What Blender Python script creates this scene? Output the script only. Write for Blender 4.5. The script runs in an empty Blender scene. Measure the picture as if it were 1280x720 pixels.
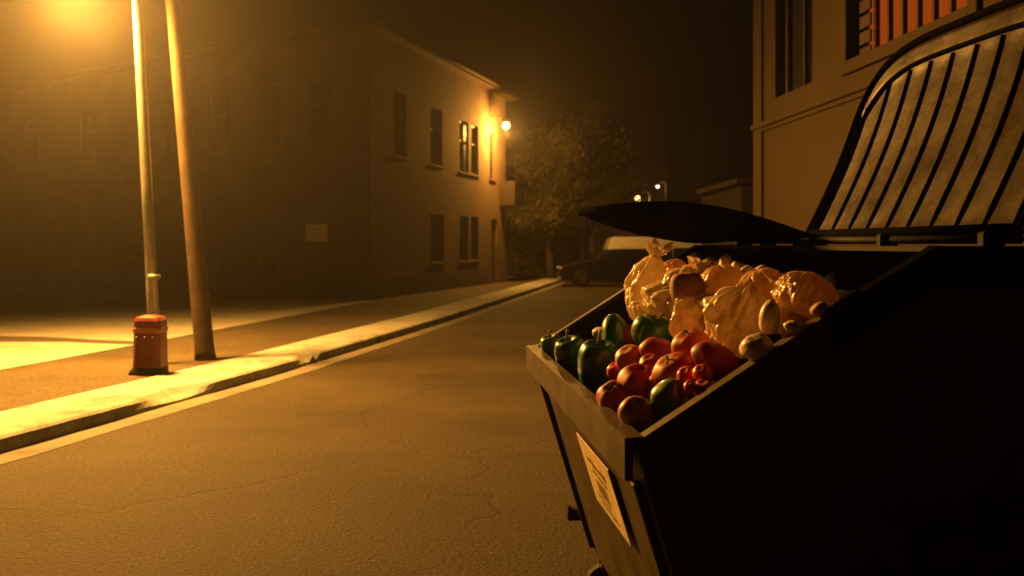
import bpy, math, random
from mathutils import Vector, Matrix, noise
random.seed(7)
S = bpy.context.scene
COL = S.collection
R = math.radians
F = 1138.0      # focal length in photo pixels (1280 wide)
H = 1.55        # eye height
def P(px, py, Y): return Vector(((px-640)/F*Y, Y, H+(305-py)/F*Y))
def G(px, py, z=0.0):
    Y = (H-z)*F/(py-305); return Vector(((px-640)/F*Y, Y, z))

# ------------------------------------------------------------------ materials
def nmat(name):
    m = bpy.data.materials.new(name); m.use_nodes = True
    nt = m.node_tree; b = nt.nodes['Principled BSDF']
    return m, nt, b
def N(nt, t, **kw):
    n = nt.nodes.new(t)
    for k, v in kw.items():
        if hasattr(n, k): setattr(n, k, v)
        else: n.inputs[k.replace('_', ' ')].default_value = v
    return n
def mat(name, col, rough=.7, var=.25, scale=6.0, bump=.15, bscale=40.0, metal=0.0, spec=.5, sss=0, transl=0, coat=0, dist=.01, var2=None):
    m, nt, b = nmat(name); L = nt.links.new
    tc = N(nt, 'ShaderNodeTexCoord')
    n1 = N(nt, 'ShaderNodeTexNoise', Scale=scale, Detail=8.0, Roughness=.65); L(tc.outputs['Object'], n1.inputs['Vector'])
    cr = N(nt, 'ShaderNodeValToRGB'); L(n1.outputs['Fac'], cr.inputs['Fac'])
    c0 = [max(0, c*(1-var)) for c in col]; c1 = [min(1, c*(1+var)) for c in col]
    if var2: c1 = list(var2)
    cr.color_ramp.elements[0].position = .33; cr.color_ramp.elements[1].position = .67
    cr.color_ramp.elements[0].color = (*c0, 1); cr.color_ramp.elements[1].color = (*c1, 1)
    L(cr.outputs['Color'], b.inputs['Base Color'])
    mr = N(nt, 'ShaderNodeMapRange'); mr.inputs['To Min'].default_value = max(.03, rough-.12); mr.inputs['To Max'].default_value = min(1, rough+.12)
    L(n1.outputs['Fac'], mr.inputs['Value']); L(mr.outputs['Result'], b.inputs['Roughness'])
    b.inputs['Metallic'].default_value = metal; b.inputs['Specular IOR Level'].default_value = spec
    b.inputs['Coat Weight'].default_value = coat
    if bump:
        n2 = N(nt, 'ShaderNodeTexNoise', Scale=bscale, Detail=5.0, Roughness=.6); L(tc.outputs['Object'], n2.inputs['Vector'])
        bp = N(nt, 'ShaderNodeBump', Strength=bump, Distance=dist); L(n2.outputs['Fac'], bp.inputs['Height']); L(bp.outputs['Normal'], b.inputs['Normal'])
    if sss:
        b.inputs['Subsurface Weight'].default_value = sss; b.inputs['Subsurface Scale'].default_value = .02
    if transl:
        t = N(nt, 'ShaderNodeBsdfTranslucent'); L(cr.outputs['Color'], t.inputs['Color'])
        mx = N(nt, 'ShaderNodeMixShader'); mx.inputs[0].default_value = transl
        L(b.outputs[0], mx.inputs[1]); L(t.outputs[0], mx.inputs[2]); L(mx.outputs[0], nt.nodes['Material Output'].inputs['Surface'])
    return m
def emis(name, col, st):
    m, nt, b = nmat(name); b.inputs['Base Color'].default_value = (0, 0, 0, 1); b.inputs['Specular IOR Level'].default_value = 0
    b.inputs['Emission Color'].default_value = (*col, 1); b.inputs['Emission Strength'].default_value = st
    return m
def asphalt(name, col, crack=True, seed=0.0):
    m, nt, b = nmat(name); L = nt.links.new
    tc = N(nt, 'ShaderNodeTexCoord'); mp = N(nt, 'ShaderNodeMapping'); mp.inputs['Location'].default_value = (seed, seed*.7, 0)
    L(tc.outputs['Object'], mp.inputs['Vector']); V = mp.outputs['Vector']
    big = N(nt, 'ShaderNodeTexNoise', Scale=.55, Detail=6.0, Roughness=.6); L(V, big.inputs['Vector'])
    fine = N(nt, 'ShaderNodeTexNoise', Scale=38.0, Detail=5.0, Roughness=.75); L(V, fine.inputs['Vector'])
    vo = N(nt, 'ShaderNodeTexVoronoi', Scale=55.0); L(V, vo.inputs['Vector'])
    cr = N(nt, 'ShaderNodeValToRGB'); L(big.outputs['Fac'], cr.inputs['Fac'])
    cr.color_ramp.elements[0].position = .3; cr.color_ramp.elements[1].position = .7
    cr.color_ramp.elements[0].color = (*[c*.66 for c in col], 1); cr.color_ramp.elements[1].color = (*[c*1.35 for c in col], 1)
    cf = N(nt, 'ShaderNodeValToRGB'); L(fine.outputs['Fac'], cf.inputs['Fac'])
    cf.color_ramp.elements[0].position = .36; cf.color_ramp.elements[0].color = (.3, .3, .3, 1)
    cf.color_ramp.elements[1].position = .66; cf.color_ramp.elements[1].color = (1.8, 1.8, 1.8, 1)
    mu = N(nt, 'ShaderNodeMix', data_type='RGBA', blend_type='MULTIPLY'); mu.inputs[0].default_value = .8
    L(cr.outputs['Color'], mu.inputs[6]); L(cf.outputs['Color'], mu.inputs[7])
    # pale aggregate chips
    vs = N(nt, 'ShaderNodeTexVoronoi', Scale=28.0); L(V, vs.inputs['Vector'])
    sp = N(nt, 'ShaderNodeSeparateColor'); L(vs.outputs['Color'], sp.inputs[0])
    g = N(nt, 'ShaderNodeMath', operation='GREATER_THAN'); g.inputs[1].default_value = .985; L(sp.outputs[0], g.inputs[0])
    ls = N(nt, 'ShaderNodeMath', operation='LESS_THAN'); ls.inputs[1].default_value = .22; L(vs.outputs['Distance'], ls.inputs[0])
    ch = N(nt, 'ShaderNodeMath', operation='MULTIPLY'); L(g.outputs[0], ch.inputs[0]); L(ls.outputs[0], ch.inputs[1])
    m2 = N(nt, 'ShaderNodeMix', data_type='RGBA'); L(ch.outputs[0], m2.inputs[0]); L(mu.outputs[2], m2.inputs[6]); m2.inputs[7].default_value = (.13, .11, .08, 1)
    out = m2.outputs[2]
    hgt = N(nt, 'ShaderNodeMath', operation='ADD'); L(fine.outputs['Fac'], hgt.inputs[0]); L(vo.outputs['Distance'], hgt.inputs[1]); hh = hgt.outputs[0]
    if crack:
        dn = N(nt, 'ShaderNodeTexNoise', Scale=1.6, Detail=6.0); L(V, dn.inputs['Vector'])
        vm = N(nt, 'ShaderNodeVectorMath', operation='SCALE'); vm.inputs['Scale'].default_value = .9; L(dn.outputs['Color'], vm.inputs[0])
        va = N(nt, 'ShaderNodeVectorMath', operation='ADD'); L(V, va.inputs[0]); L(vm.outputs[0], va.inputs[1])
        vc = N(nt, 'ShaderNodeTexVoronoi', feature='DISTANCE_TO_EDGE', Scale=.42); L(va.outputs[0], vc.inputs['Vector'])
        mk = N(nt, 'ShaderNodeMapRange'); mk.inputs['From Min'].default_value = .003; mk.inputs['From Max'].default_value = .012
        L(vc.outputs['Distance'], mk.inputs['Value'])
        gate = N(nt, 'ShaderNodeTexNoise', Scale=.8, Detail=3.0); L(V, gate.inputs['Vector'])
        gr = N(nt, 'ShaderNodeMapRange'); gr.inputs['From Min'].default_value = .45; gr.inputs['From Max'].default_value = .58; L(gate.outputs['Fac'], gr.inputs['Value'])
        mxm = N(nt, 'ShaderNodeMath', operation='MAXIMUM'); L(mk.outputs[0], mxm.inputs[0]); L(gr.outputs[0], mxm.inputs[1])
        m3 = N(nt, 'ShaderNodeMix', data_type='RGBA', blend_type='MULTIPLY'); m3.inputs[0].default_value = 1
        cc = N(nt, 'ShaderNodeMapRange'); cc.inputs['To Min'].default_value = .75; L(mxm.outputs[0], cc.inputs['Value'])
        L(out, m3.inputs[6]); L(cc.outputs[0], m3.inputs[7]); out = m3.outputs[2]
        h2 = N(nt, 'ShaderNodeMath', operation='MULTIPLY_ADD'); h2.inputs[1].default_value = 1.0; L(mxm.outputs[0], h2.inputs[0]); L(hh, h2.inputs[2]); hh = h2.outputs[0]
    L(out, b.inputs['Base Color']); b.inputs['Roughness'].default_value = .85; b.inputs['Specular IOR Level'].default_value = .18
    bp = N(nt, 'ShaderNodeBump', Strength=.45, Distance=.010); L(hh, bp.inputs['Height']); L(bp.outputs['Normal'], b.inputs['Normal'])
    return m
def concrete(name, col, seed=0.0, stain=.5):
    m, nt, b = nmat(name); L = nt.links.new
    tc = N(nt, 'ShaderNodeTexCoord'); mp = N(nt, 'ShaderNodeMapping'); mp.inputs['Location'].default_value = (seed, seed, 0); L(tc.outputs['Object'], mp.inputs['Vector']); V = mp.outputs[0]
    a = N(nt, 'ShaderNodeTexNoise', Scale=1.3, Detail=9.0, Roughness=.7, Distortion=.6); L(V, a.inputs['Vector'])
    c = N(nt, 'ShaderNodeTexNoise', Scale=35.0, Detail=6.0, Roughness=.7); L(V, c.inputs['Vector'])
    r = N(nt, 'ShaderNodeValToRGB'); L(a.outputs['Fac'], r.inputs['Fac'])
    e = r.color_ramp.elements; e[0].position = .36; e[0].color = (*[x*(1-stain) for x in col], 1); e[1].position = .52; e[1].color = (*col, 1)
    r2 = N(nt, 'ShaderNodeMapRange'); r2.inputs['From Min'].default_value = .3; r2.inputs['From Max'].default_value = .7; r2.inputs['To Min'].default_value = .7; r2.inputs['To Max'].default_value = 1.2; L(c.outputs['Fac'], r2.inputs['Value'])
    mu = N(nt, 'ShaderNodeMix', data_type='RGBA', blend_type='MULTIPLY'); mu.inputs[0].default_value = 1; L(r.outputs[0], mu.inputs[6]); L(r2.outputs[0], mu.inputs[7])
    L(mu.outputs[2], b.inputs['Base Color']); b.inputs['Roughness'].default_value = .9
    bp = N(nt, 'ShaderNodeBump', Strength=.5, Distance=.01); L(c.outputs['Fac'], bp.inputs['Height']); L(bp.outputs['Normal'], b.inputs['Normal'])
    return m

M = {}
M['road'] = asphalt('asphalt_road', (.036, .027, .0135))
M['path'] = asphalt('asphalt_path', (.050, .038, .021), False, 5.0)
M['kerb'] = concrete('kerb_concrete', (.30, .30, .28), 0, .55)
M['gutter'] = concrete('gutter_concrete', (.13, .12, .095), 3, .5)
M['plaza'] = concrete('plaza_concrete', (.27, .26, .22), 11, .3)
M['dark_ground'] = concrete('dark_ground', (.05, .04, .03), 2, .5)
M['ground'] = concrete('far_ground', (.07, .06, .05), 4, .4)
M['stucco'] = mat('stucco', (.11, .078, .05), .95, .22, .8, .35, 30)
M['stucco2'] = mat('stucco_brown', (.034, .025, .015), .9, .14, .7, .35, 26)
M['plinth'] = mat('plinth_render', (.08, .065, .05), .9, .3, 1.5, .4, 20)
M['trim'] = mat('stone_trim', (.10, .075, .052), .85, .15, 3, .3, 30)
M['roof'] = mat('roof_tiles', (.04, .026, .018), .85, .3, 5, .4, 12)
M['shutter'] = mat('dark_shutter', (.035, .028, .022), .6, .3, 5, .2, 30)
M['glass'] = mat('dark_window_glass', (.012, .012, .012), .5, .1, 2, 0)
M['curtain'] = emis('lit_curtain', (1.0, .15, .012), .30)
M['plate'] = mat('pale_plate', (.85, .80, .66), .5, .08, 8, .05, 20)
M['platemark'] = mat('faded_print', (.33, .29, .2), .6, .1, 8, 0)
M['steel'] = mat('galvanised_steel', (.17, .17, .14), .45, .25, 5, .12, 30, metal=.6)
M['wood'] = mat('weathered_pole_wood', (.048, .031, .018), .85, .35, 3, .5, 18)
M['lampbody'] = mat('lamp_housing', (.2, .2, .19), .5, .1, 5, .05)
M['lens'] = emis('sodium_lens', (1.0, .55, .14), 260)
M['lens2'] = emis('sodium_lens_far', (1.0, .58, .16), 14)
M['lens3'] = emis('pale_lens_far', (.85, .85, .45), 6)
M['lens4'] = emis('warm_lens_far', (1.0, .55, .18), 12)
M['red'] = mat('red_plastic', (.11, .011, .006), .42, .3, 9, .12, 30)
M['redpale'] = mat('scuffed_band', (.20, .05, .03), .5, .3, 14, .2, 30)
M['dark'] = mat('dark_rubber', (.02, .018, .015), .65, .25, 12, .25, 60)
M['bin'] = mat('dumpster_paint', (.062, .045, .021), .5, .38, 5, .25, 28, metal=.15, dist=.004)
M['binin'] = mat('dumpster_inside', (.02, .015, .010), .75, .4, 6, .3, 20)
M['lid'] = mat('lid_plastic', (.026, .0165, .006), .27, .28, 6, .22, 24, spec=.35, dist=.004)
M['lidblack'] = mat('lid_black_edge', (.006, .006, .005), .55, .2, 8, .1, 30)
M['sticker'] = mat('sticker_paper', (.62, .50, .26), .55, .2, 14, .05, 20)
M['ink'] = mat('sticker_ink', (.20, .13, .05), .6, .3, 20, 0)
M['tomato'] = mat('tomato_skin', (.50, .050, .018), .5, .18, 9, .02, 30, sss=.12, var2=(.50, .085, .022))
M['tomato2'] = mat('tomato_skin_ripening', (.58, .13, .03), .5, .2, 7, .02, 30, sss=.12, var2=(.60, .30, .07))
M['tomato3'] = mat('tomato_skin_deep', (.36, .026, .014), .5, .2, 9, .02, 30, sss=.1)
M['cherry'] = mat('cherry_tomato_skin', (.66, .06, .025), .42, .15, 12, .0, 30, sss=.15)
M['pepper'] = mat('green_pepper_skin', (.026, .15, .026), .36, .3, 8, .05, 20, sss=.05, coat=.3)
M['pepper2'] = mat('pale_green_pepper_skin', (.12, .24, .035), .36, .3, 8, .05, 20, sss=.05, coat=.3)
M['stem'] = mat('green_stem', (.13, .16, .04), .7, .3, 20, .2, 60)
M['potato'] = mat('potato_skin', (.50, .33, .15), .75, .25, 14, .35, 60)
M['bread'] = mat('brown_loaf_crust', (.32, .17, .08), .75, .25, 9, .3, 50)
M['onion'] = mat('pale_onion_skin', (.72, .58, .36), .45, .15, 12, .15, 40)
M['bag'] = mat('pale_plastic_bag', (.90, .74, .50), .24, .10, 7, .4, 9, transl=.36, dist=.008)
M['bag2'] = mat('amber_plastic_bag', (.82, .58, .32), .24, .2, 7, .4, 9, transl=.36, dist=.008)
for k_ in ('bag', 'bag2'):
    for n_ in M[k_].node_tree.nodes:
        if n_.type == 'TEX_NOISE' and abs(n_.inputs['Scale'].default_value-9) < .1:
            n_.noise_type = 'RIDGED_MULTIFRACTAL'; n_.inputs['Distortion'].default_value = 1.2
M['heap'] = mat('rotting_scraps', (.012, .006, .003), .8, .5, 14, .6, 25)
M['bark'] = mat('bark', (.09, .065, .045), .95, .3, 8, .6, 20)
M['leaf'] = mat('leaves', (.08, .085, .03), .6, .45, 1.2, 0, transl=.3)
M['leaf2'] = mat('olive_leaves', (.12, .11, .04), .6, .45, 1.2, 0, transl=.3)
M['carpaint'] = mat('dark_car_paint', (.022, .02, .018), .22, .15, 3, 0, coat=.8)
M['carglass'] = mat('car_glass', (.01, .01, .01), .08, .1, 3, 0)
M['tyre'] = mat('tyre', (.015, .015, .014), .85, .2, 12, .2, 60)
M['rim'] = mat('wheel_rim', (.35, .35, .34), .35, .1, 6, .05, metal=.8)
M['headlight'] = mat('headlight_lens', (.6, .6, .55), .12, .05, 6, 0)
M['taillight'] = mat('taillight_lens', (.45, .02, .01), .2, .05, 6, 0)
M['vanpaint'] = mat('white_van_paint', (.62, .60, .54), .3, .08, 2, 0, coat=.5)
M['darkwall'] = mat('dark_render', (.012, .010, .008), .95, .2, .6, .3, 20)
M['litter'] = mat('pale_pebble', (.45, .42, .36), .8, .2, 30, .2, 60)

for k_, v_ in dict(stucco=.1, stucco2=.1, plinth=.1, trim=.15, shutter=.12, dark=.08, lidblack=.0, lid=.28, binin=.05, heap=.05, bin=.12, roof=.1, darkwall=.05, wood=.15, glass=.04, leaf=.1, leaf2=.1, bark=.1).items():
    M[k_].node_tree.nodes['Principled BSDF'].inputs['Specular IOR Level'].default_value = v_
# ------------------------------------------------------------------ mesh helpers
class MB:
    def __init__(s): s.v = []; s.f = []; s.sm = []
    def add(s, vs, fs, smooth=False):
        o = len(s.v); s.v += [Vector(p) for p in vs]; s.f += [[i+o for i in f] for f in fs]; s.sm += [smooth]*len(fs); return s
    def box(s, c, d, M3=None, bev=0.0):
        hx, hy, hz = d[0]/2, d[1]/2, d[2]/2
        if bev <= 0:
            vs = [Vector((x*hx, y*hy, z*hz)) for z in (-1, 1) for y in (-1, 1) for x in (-1, 1)]
            fs = [(0,2,3,1),(4,5,7,6),(0,1,5,4),(2,6,7,3),(0,4,6,2),(1,3,7,5)]
        else:
            vs = []; idx = {}
            for X in (-1,1):
                for Y in (-1,1):
                    for Z in (-1,1):
                        for a in range(3):
                            q = [X*(hx-bev), Y*(hy-bev), Z*(hz-bev)]; q[a] = (X*hx, Y*hy, Z*hz)[a]
                            idx[(X,Y,Z,a)] = len(vs); vs.append(Vector(q))
            fs = []
            sg = (-1,1)
            for a in range(3):
                b_, c_ = (a+1)%3, (a+2)%3
                for e in sg:
                    def k(p,q):
                        t=[0,0,0]; t[a]=e; t[b_]=p; t[c_]=q; return idx[(t[0],t[1],t[2],a)]
                    f=[k(-1,-1),k(1,-1),k(1,1),k(-1,1)]; fs.append(f if e>0 else f[::-1])
            for a in range(3):
                b_, c_ = (a+1)%3, (a+2)%3
                for p in sg:
                    for q in sg:
                        def k(e,ax):
                            t=[0,0,0]; t[a]=e; t[b_]=p; t[c_]=q; return idx[(t[0],t[1],t[2],ax)]
                        f=[k(-1,b_),k(1,b_),k(1,c_),k(-1,c_)]; fs.append(f if p*q<0 else f[::-1])
            for X in sg:
                for Y in sg:
                    for Z in sg:
                        f=[idx[(X,Y,Z,i)] for i in range(3)]; fs.append(f if X*Y*Z>0 else f[::-1])
        if M3 is not None: vs = [M3 @ p for p in vs]
        return s.add([p+Vector(c) for p in vs], fs)
    def bar(s, a, b, w, h, up=Vector((0,0,1)), bev=0.0):
        a = Vector(a); b = Vector(b); d = (b-a); L = d.length; d.normalize()
        sx = d.cross(up).normalized(); u = sx.cross(d)
        m = Matrix((sx, d, u)).transposed()
        return s.box((a+b)/2, (w, L, h), m, bev)
    def tube(s, pts, rad, n=10, caps=True, smooth=True):
        pts = [Vector(p) for p in pts]
        if not isinstance(rad, (list, tuple)): rad = [rad]*len(pts)
        vs = []; fs = []; prev = None
        for i, p in enumerate(pts):
            d = (pts[min(i+1, len(pts)-1)]-pts[max(i-1, 0)]).normalized()
            if prev is None:
                a = d.cross(Vector((0, 0, 1)));
                if a.length < .1: a = d.cross(Vector((1, 0, 0)))
            else: a = prev - d*prev.dot(d)
            a.normalize(); prev = a; b = d.cross(a)
            for k in range(n):
                t = 2*math.pi*k/n; vs.append(p+(a*math.cos(t)+b*math.sin(t))*rad[i])
        for i in range(len(pts)-1):
            for k in range(n):
                fs.append((i*n+k, i*n+(k+1)%n, (i+1)*n+(k+1)%n, (i+1)*n+k))
        s.add(vs, fs, smooth)
        if caps:
            o = len(s.v)-len(vs); s.f.append([o+k for k in range(n)][::-1]); s.f.append([o+(len(pts)-1)*n+k for k in range(n)]); s.sm += [False]*2
        return s
    def prism(s, poly, ax, a, b, T=None):
        """poly: 2D points, extruded along axis ax ('x','y','z') from a to b"""
        def mk(p, h):
            q = {'x': (h, p[0], p[1]), 'y': (p[0], h, p[1]), 'z': (p[0], p[1], h)}[ax]
            q = Vector(q); return T(q) if T else q
        n = len(poly); vs = [mk(p, a) for p in poly]+[mk(p, b) for p in poly]
        fs = [list(range(n))[::-1], [n+i for i in range(n)]]+[(i, (i+1)%n, n+(i+1)%n, n+i) for i in range(n)]
        return s.add(vs, fs)
    def ell(s, c, r, nu=24, nv=16, fn=None, M3=None):
        vs = []; fs = []
        for j in range(nv+1):
            ph = math.pi*j/nv
            for i in range(nu):
                th = 2*math.pi*i/nu
                d = Vector((math.sin(ph)*math.cos(th), math.sin(ph)*math.sin(th), math.cos(ph)))
                p = fn(d, th, ph) if fn else d
                p = Vector((p.x*r[0], p.y*r[1], p.z*r[2]))
                vs.append((M3 @ p if M3 is not None else p)+Vector(c))
        for j in range(nv):
            for i in range(nu):
                fs.append((j*nu+i, (j+1)*nu+i, (j+1)*nu+(i+1)%nu, j*nu+(i+1)%nu))
        return s.add(vs, fs, True)
    def build(s, name, m, parent=None, mods=None):
        me = bpy.data.meshes.new(name)
        off = parent_origin(parent) if parent else None
        vs = [tuple((off @ p) if off else p) for p in s.v]
        me.from_pydata(vs, [], [list(f) for f in s.f]); me.update()
        me.polygons.foreach_set('use_smooth', s.sm)
        import bmesh
        b = bmesh.new(); b.from_mesh(me); bmesh.ops.remove_doubles(b, verts=b.verts, dist=1e-5)
        bmesh.ops.recalc_face_normals(b, faces=b.faces); b.to_mesh(me); b.free()
        o = bpy.data.objects.new(name, me); COL.objects.link(o)
        if isinstance(m, list):
            for k in m: me.materials.append(k)
        else: me.materials.append(m)
        if parent: o.parent = parent
        return o
LOCAL = {}
def parent_origin(p):
    """things are built in world coordinates unless listed in LOCAL; parts are shifted to their thing's frame"""
    q = p
    while q.parent: q = q.parent
    if q.name in LOCAL: return None
    return Matrix.Translation(-q.location)
def thing(name, label, cat, loc=(0, 0, 0), rz=0, group=None, local=False):
    o = bpy.data.objects.new(name, None); COL.objects.link(o); o.location = loc; o.rotation_euler = (0, 0, rz)
    o.empty_display_size = .2
    o['label'] = label; o['category'] = cat
    if group: o['group'] = group
    if local: LOCAL[o.name] = 1
    return o
def tag(o, label=None, cat=None, group=None, kind=None):
    for k, v in (('label', label), ('category', cat), ('group', group), ('kind', kind)):
        if v: o[k] = v
    return o
def lamp(name, loc, power, col, rad=.12):
    l = bpy.data.lights.new(name, 'POINT'); l.energy = power; l.color = col; l.shadow_soft_size = rad
    o = bpy.data.objects.new(name, l); COL.objects.link(o); o.location = loc; return o

# ------------------------------------------------------------------ ground
def sheet(name, poly, z, m, kind='structure'):
    b = MB(); b.add([(p[0], p[1], z) for p in poly], [list(range(len(poly)))]); o = b.build(name, m); tag(o, kind=kind); return o
sheet('ground', [(-170, -60), (170, -60), (170, 240), (-170, 240)], -.03, M['ground'])
KP = [(-6.36, -4.0), (-3.77, 6.7), (-2.765, 10.85), (-1.28, 18.2), (.2, 26.5), (1.49, 33.9), (1.95, 36.6), (1.75, 38.3), (.9, 39.4), (-1.2, 40.2), (-14, 43.5), (-40, 50)]
def kerb_pts(step=.12):
    out = []
    for (a, b) in zip(KP[:-1], KP[1:]):
        L = math.dist(a, b); st = step if L < 20 and a[1] < 20 else .6; n = max(1, int(L/st))
        for i in range(n): t = i/n; out.append((a[0]+(b[0]-a[0])*t, a[1]+(b[1]-a[1])*t))
    out.append(KP[-1]); return out
KK = kerb_pts()
def off(pts, d):
    r = []
    for i, p in enumerate(pts):
        a = pts[max(0, i-6)]; b = pts[min(len(pts)-1, i+6)]
        dx, dy = b[0]-a[0], b[1]-a[1]; L = math.hypot(dx, dy); r.append((p[0]-dy/L*d, p[1]+dx/L*d))
    return r
# road: everything right of the kerb, up to the right-hand building and the cross street
sheet('road', [(p[0], p[1]) for p in KP]+[(-40, 75), (60, 75), (60, 30), (16, 30), (3.1, 12.2), (3.0, -4)], 0.0, M['road'])
# gutter strip
go_ = off(KK, -.26)
b = MB(); n = len(KK)
b.add([(p[0]+.0, p[1], .006) for p in off(KK, .03)]+[(p[0]+.03*noise.noise((p[0]*2, p[1]*2, 0)), p[1], .004) for p in go_], [(i, i+1, n+i+1, n+i) for i in range(n-1)])
tag(b.build('gutter', M['gutter']), kind='structure')
# kerb with worn, broken edge
prof_back = off(KK, .80)
vs = []; fs = []
for i, (p, q) in enumerate(zip(KK, prof_back)):
    nrm = Vector((q[0]-p[0], q[1]-p[1], 0)).normalized()
    Y = p[1]; br = math.exp(-((Y-8.9)/.42)**2)*.9+.6*math.exp(-((Y-11.6)/.5)**2)*abs(noise.noise((0, Y*5, 3)))*2
    wn = .012*noise.noise((p[0]*6, Y*6, 1))+.02*max(0, noise.noise((Y*1.7, 2, 5)))
    zt = .125-.010*abs(noise.noise((Y*2, 0, 9)))
    P0 = Vector((p[0], Y, 0)); jag = .05*br*noise.noise((Y*9, 3, 3))
    row = [P0+nrm*(-.0)+Vector((0, 0, -.02)), P0+nrm*(wn*.4+.01)+Vector((0, 0, .05*(1-.5*br))),
           P0+nrm*(wn+.02+.10*br+jag)+Vector((0, 0, (zt-.018)*(1-.45*br))), P0+nrm*(wn+.05+.16*br+jag)+Vector((0, 0, zt)),
           P0+nrm*.4+Vector((0, 0, zt+.004)), Vector((q[0], q[1], .128)), Vector((q[0], q[1], .0))]
    vs += row
m_ = 7
for i in range(n-1):
    for k in range(m_-1): fs.append((i*m_+k, i*m_+k+1, (i+1)*m_+k+1, (i+1)*m_+k))
b = MB(); b.add(vs, fs); tag(b.build('kerb', M['kerb']), kind='structure')
# asphalt footpath beyond the kerb
pb = off(KK, 4.2)
bb = MB(); bb.add([(p[0], p[1], .12) for p in off(KK, .79)]+[(p[0], p[1], .12) for p in pb], [(i, i+1, n+i+1, n+i) for i in range(n-1)])
tag(bb.build('footpath', M['path']), kind='structure')
# pale concrete forecourt
fc = []
sheet('forecourt', [(-8.6, -4), (-6.42, 7.0), (-5.8, 10.3), (-3.95, 20.4), (-3.5, 22.9), (-21, 34.4), (-60, 45), (-60, -4)], .126, M['plaza'])
sheet('dark_strip', [G(-40, 419, .13), G(60, 421, .13), G(120, 424.5, .13), G(162, 426, .13), G(205, 430.5, .13), G(150, 430, .13), G(80, 427, .13), G(-40, 427, .13)], .130, M['dark_ground'])  # thin dark strip laid across the forecourt
sheet('pavement', [(2.45, -4), (2.2, 12.3), (3.3, 12.3), (4.35, -4)], .12, M['path'])
b = MB(); b.add([(2.45, -4, 0), (2.2, 12.3, 0), (2.2, 12.3, .12), (2.45, -4, .12)], [(0, 1, 2, 3)]); b.add([(2.2, 12.3, 0), (3.3, 12.3, 0), (3.3, 12.3, .12), (2.2, 12.3, .12)], [(0, 1, 2, 3)])
tag(b.build('pavement_edge', M['kerb']), kind='structure')

# ------------------------------------------------------------------ facades
def facade(mb, A, B, z0, z1, holes, depth=.18, inward=None):
    """A, B 2D ends; holes = (u0,u1,z0,z1) with u metres from A. front faces with openings, reveals and a back."""
    A = Vector((A[0], A[1], 0)); B = Vector((B[0], B[1], 0)); d = (B-A); L = d.length; d.normalize(); inn = inward
    us = sorted({0, L}|{round(h[i], 4) for h in holes for i in (0, 1)}); zs = sorted({z0, z1}|{h[i] for h in holes for i in (2, 3)})
    pt = lambda u, z, e=0: A+d*u+Vector((0, 0, z))+inn*e
    for i in range(len(us)-1):
        for k in range(len(zs)-1):
            u, z = (us[i]+us[i+1])/2, (zs[k]+zs[k+1])/2
            if any(h[0] < u < h[1] and h[2] < z < h[3] for h in holes): continue
            mb.add([pt(us[i], zs[k]), pt(us[i+1], zs[k]), pt(us[i+1], zs[k+1]), pt(us[i], zs[k+1])], [(0, 1, 2, 3)])
    for h in holes:
        q = [(h[0], h[2]), (h[1], h[2]), (h[1], h[3]), (h[0], h[3])]
        for i in range(4):
            a, c = q[i], q[(i+1)%4]; mb.add([pt(*a), pt(*c), pt(*c, depth), pt(*a, depth)], [(0, 1, 2, 3)])
    return d, pt
def window(root, pt, d, inn, u0, u1, z0, z1, depth=.16, sill=True, frame=M['shutter'], pane=M['glass'], bars=1, label=None, name='window', bw=.06):
    w = MB(); c = lambda u, z, e: pt(u, z, e)
    up = Vector((0, 0, 1))
    for (a, e) in (((u0+bw/2, z0), (u0+bw/2, z1)), ((u1-bw/2, z0), (u1-bw/2, z1))):
        w.bar(c(a[0], a[1], depth-.04), c(e[0], e[1], depth-.04), bw, .05, up=inn)
    for z in (z0+bw/2, z1-bw/2): w.bar(c(u0+bw, z, depth-.04), c(u1-bw, z, depth-.04), bw, .05, up=inn)
    for i in range(bars):
        u = u0+(u1-u0)*(i+1)/(bars+1); w.bar(c(u, z0+bw, depth-.045), c(u, z1-bw, depth-.045), bw*.7, .045, up=inn)
    zc = (z0+z1)/2+.2
    w.bar(c(u0+bw, zc, depth-.05), c(u1-bw, zc, depth-.05), bw*.6, .035, up=inn)
    o = w.build(name, frame, root)
    g = MB(); g.add([c(u0, z0, depth), c(u1, z0, depth), c(u1, z1, depth), c(u0, z1, depth)], [(0, 1, 2, 3)]); g.build('pane', pane, o)
    if sill:
        s_ = MB(); s_.bar(c(u0-.08, z0-.035, .02), c(u1+.08, z0-.035, .02), .14, .06, up=up, bev=.008); s_.build('sill', M['trim'], o)
    return o

# ---- left corner building
C0 = Vector((-3.6, 23.2, 0)); C1 = Vector((-.243, 34.57, 0)); ds = (C1-C0).normalized()
df = Vector((-12.5, 8.4, 0)).normalized(); C2 = C0+df*24; C3 = C2+(C1-C0)
LB = thing('corner_building', 'two storey corner building with dark shuttered windows behind the poles', 'building', C0)
in_s = Vector((-ds.y, ds.x, 0)); in_f = Vector((-df.y, df.x, 0))
if in_f.y < 0: in_f = -in_f
def u_on(px, A, d):
    k = (px-640)/F   # X = k*Y
    return (k*A.y-A.x)/(d.x-k*d.y)
TOP = 7.05
su = lambda a, b: (u_on(a, C0, ds), u_on(b, C0, ds))
side = [(*su(492, 508), 3.95, 5.7), (*su(538, 553), 3.95, 5.65), (*su(574.5, 598), 3.92, 5.6), (*su(612, 618.5), 3.9, 5.55),
        (*su(538, 555), 1.0, 2.45), (*su(574.5, 598), 1.0, 2.48), (*su(614, 622), .13, 2.45)]
fu = lambda a, b: (u_on(b, C0, df), u_on(a, C0, df))
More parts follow.
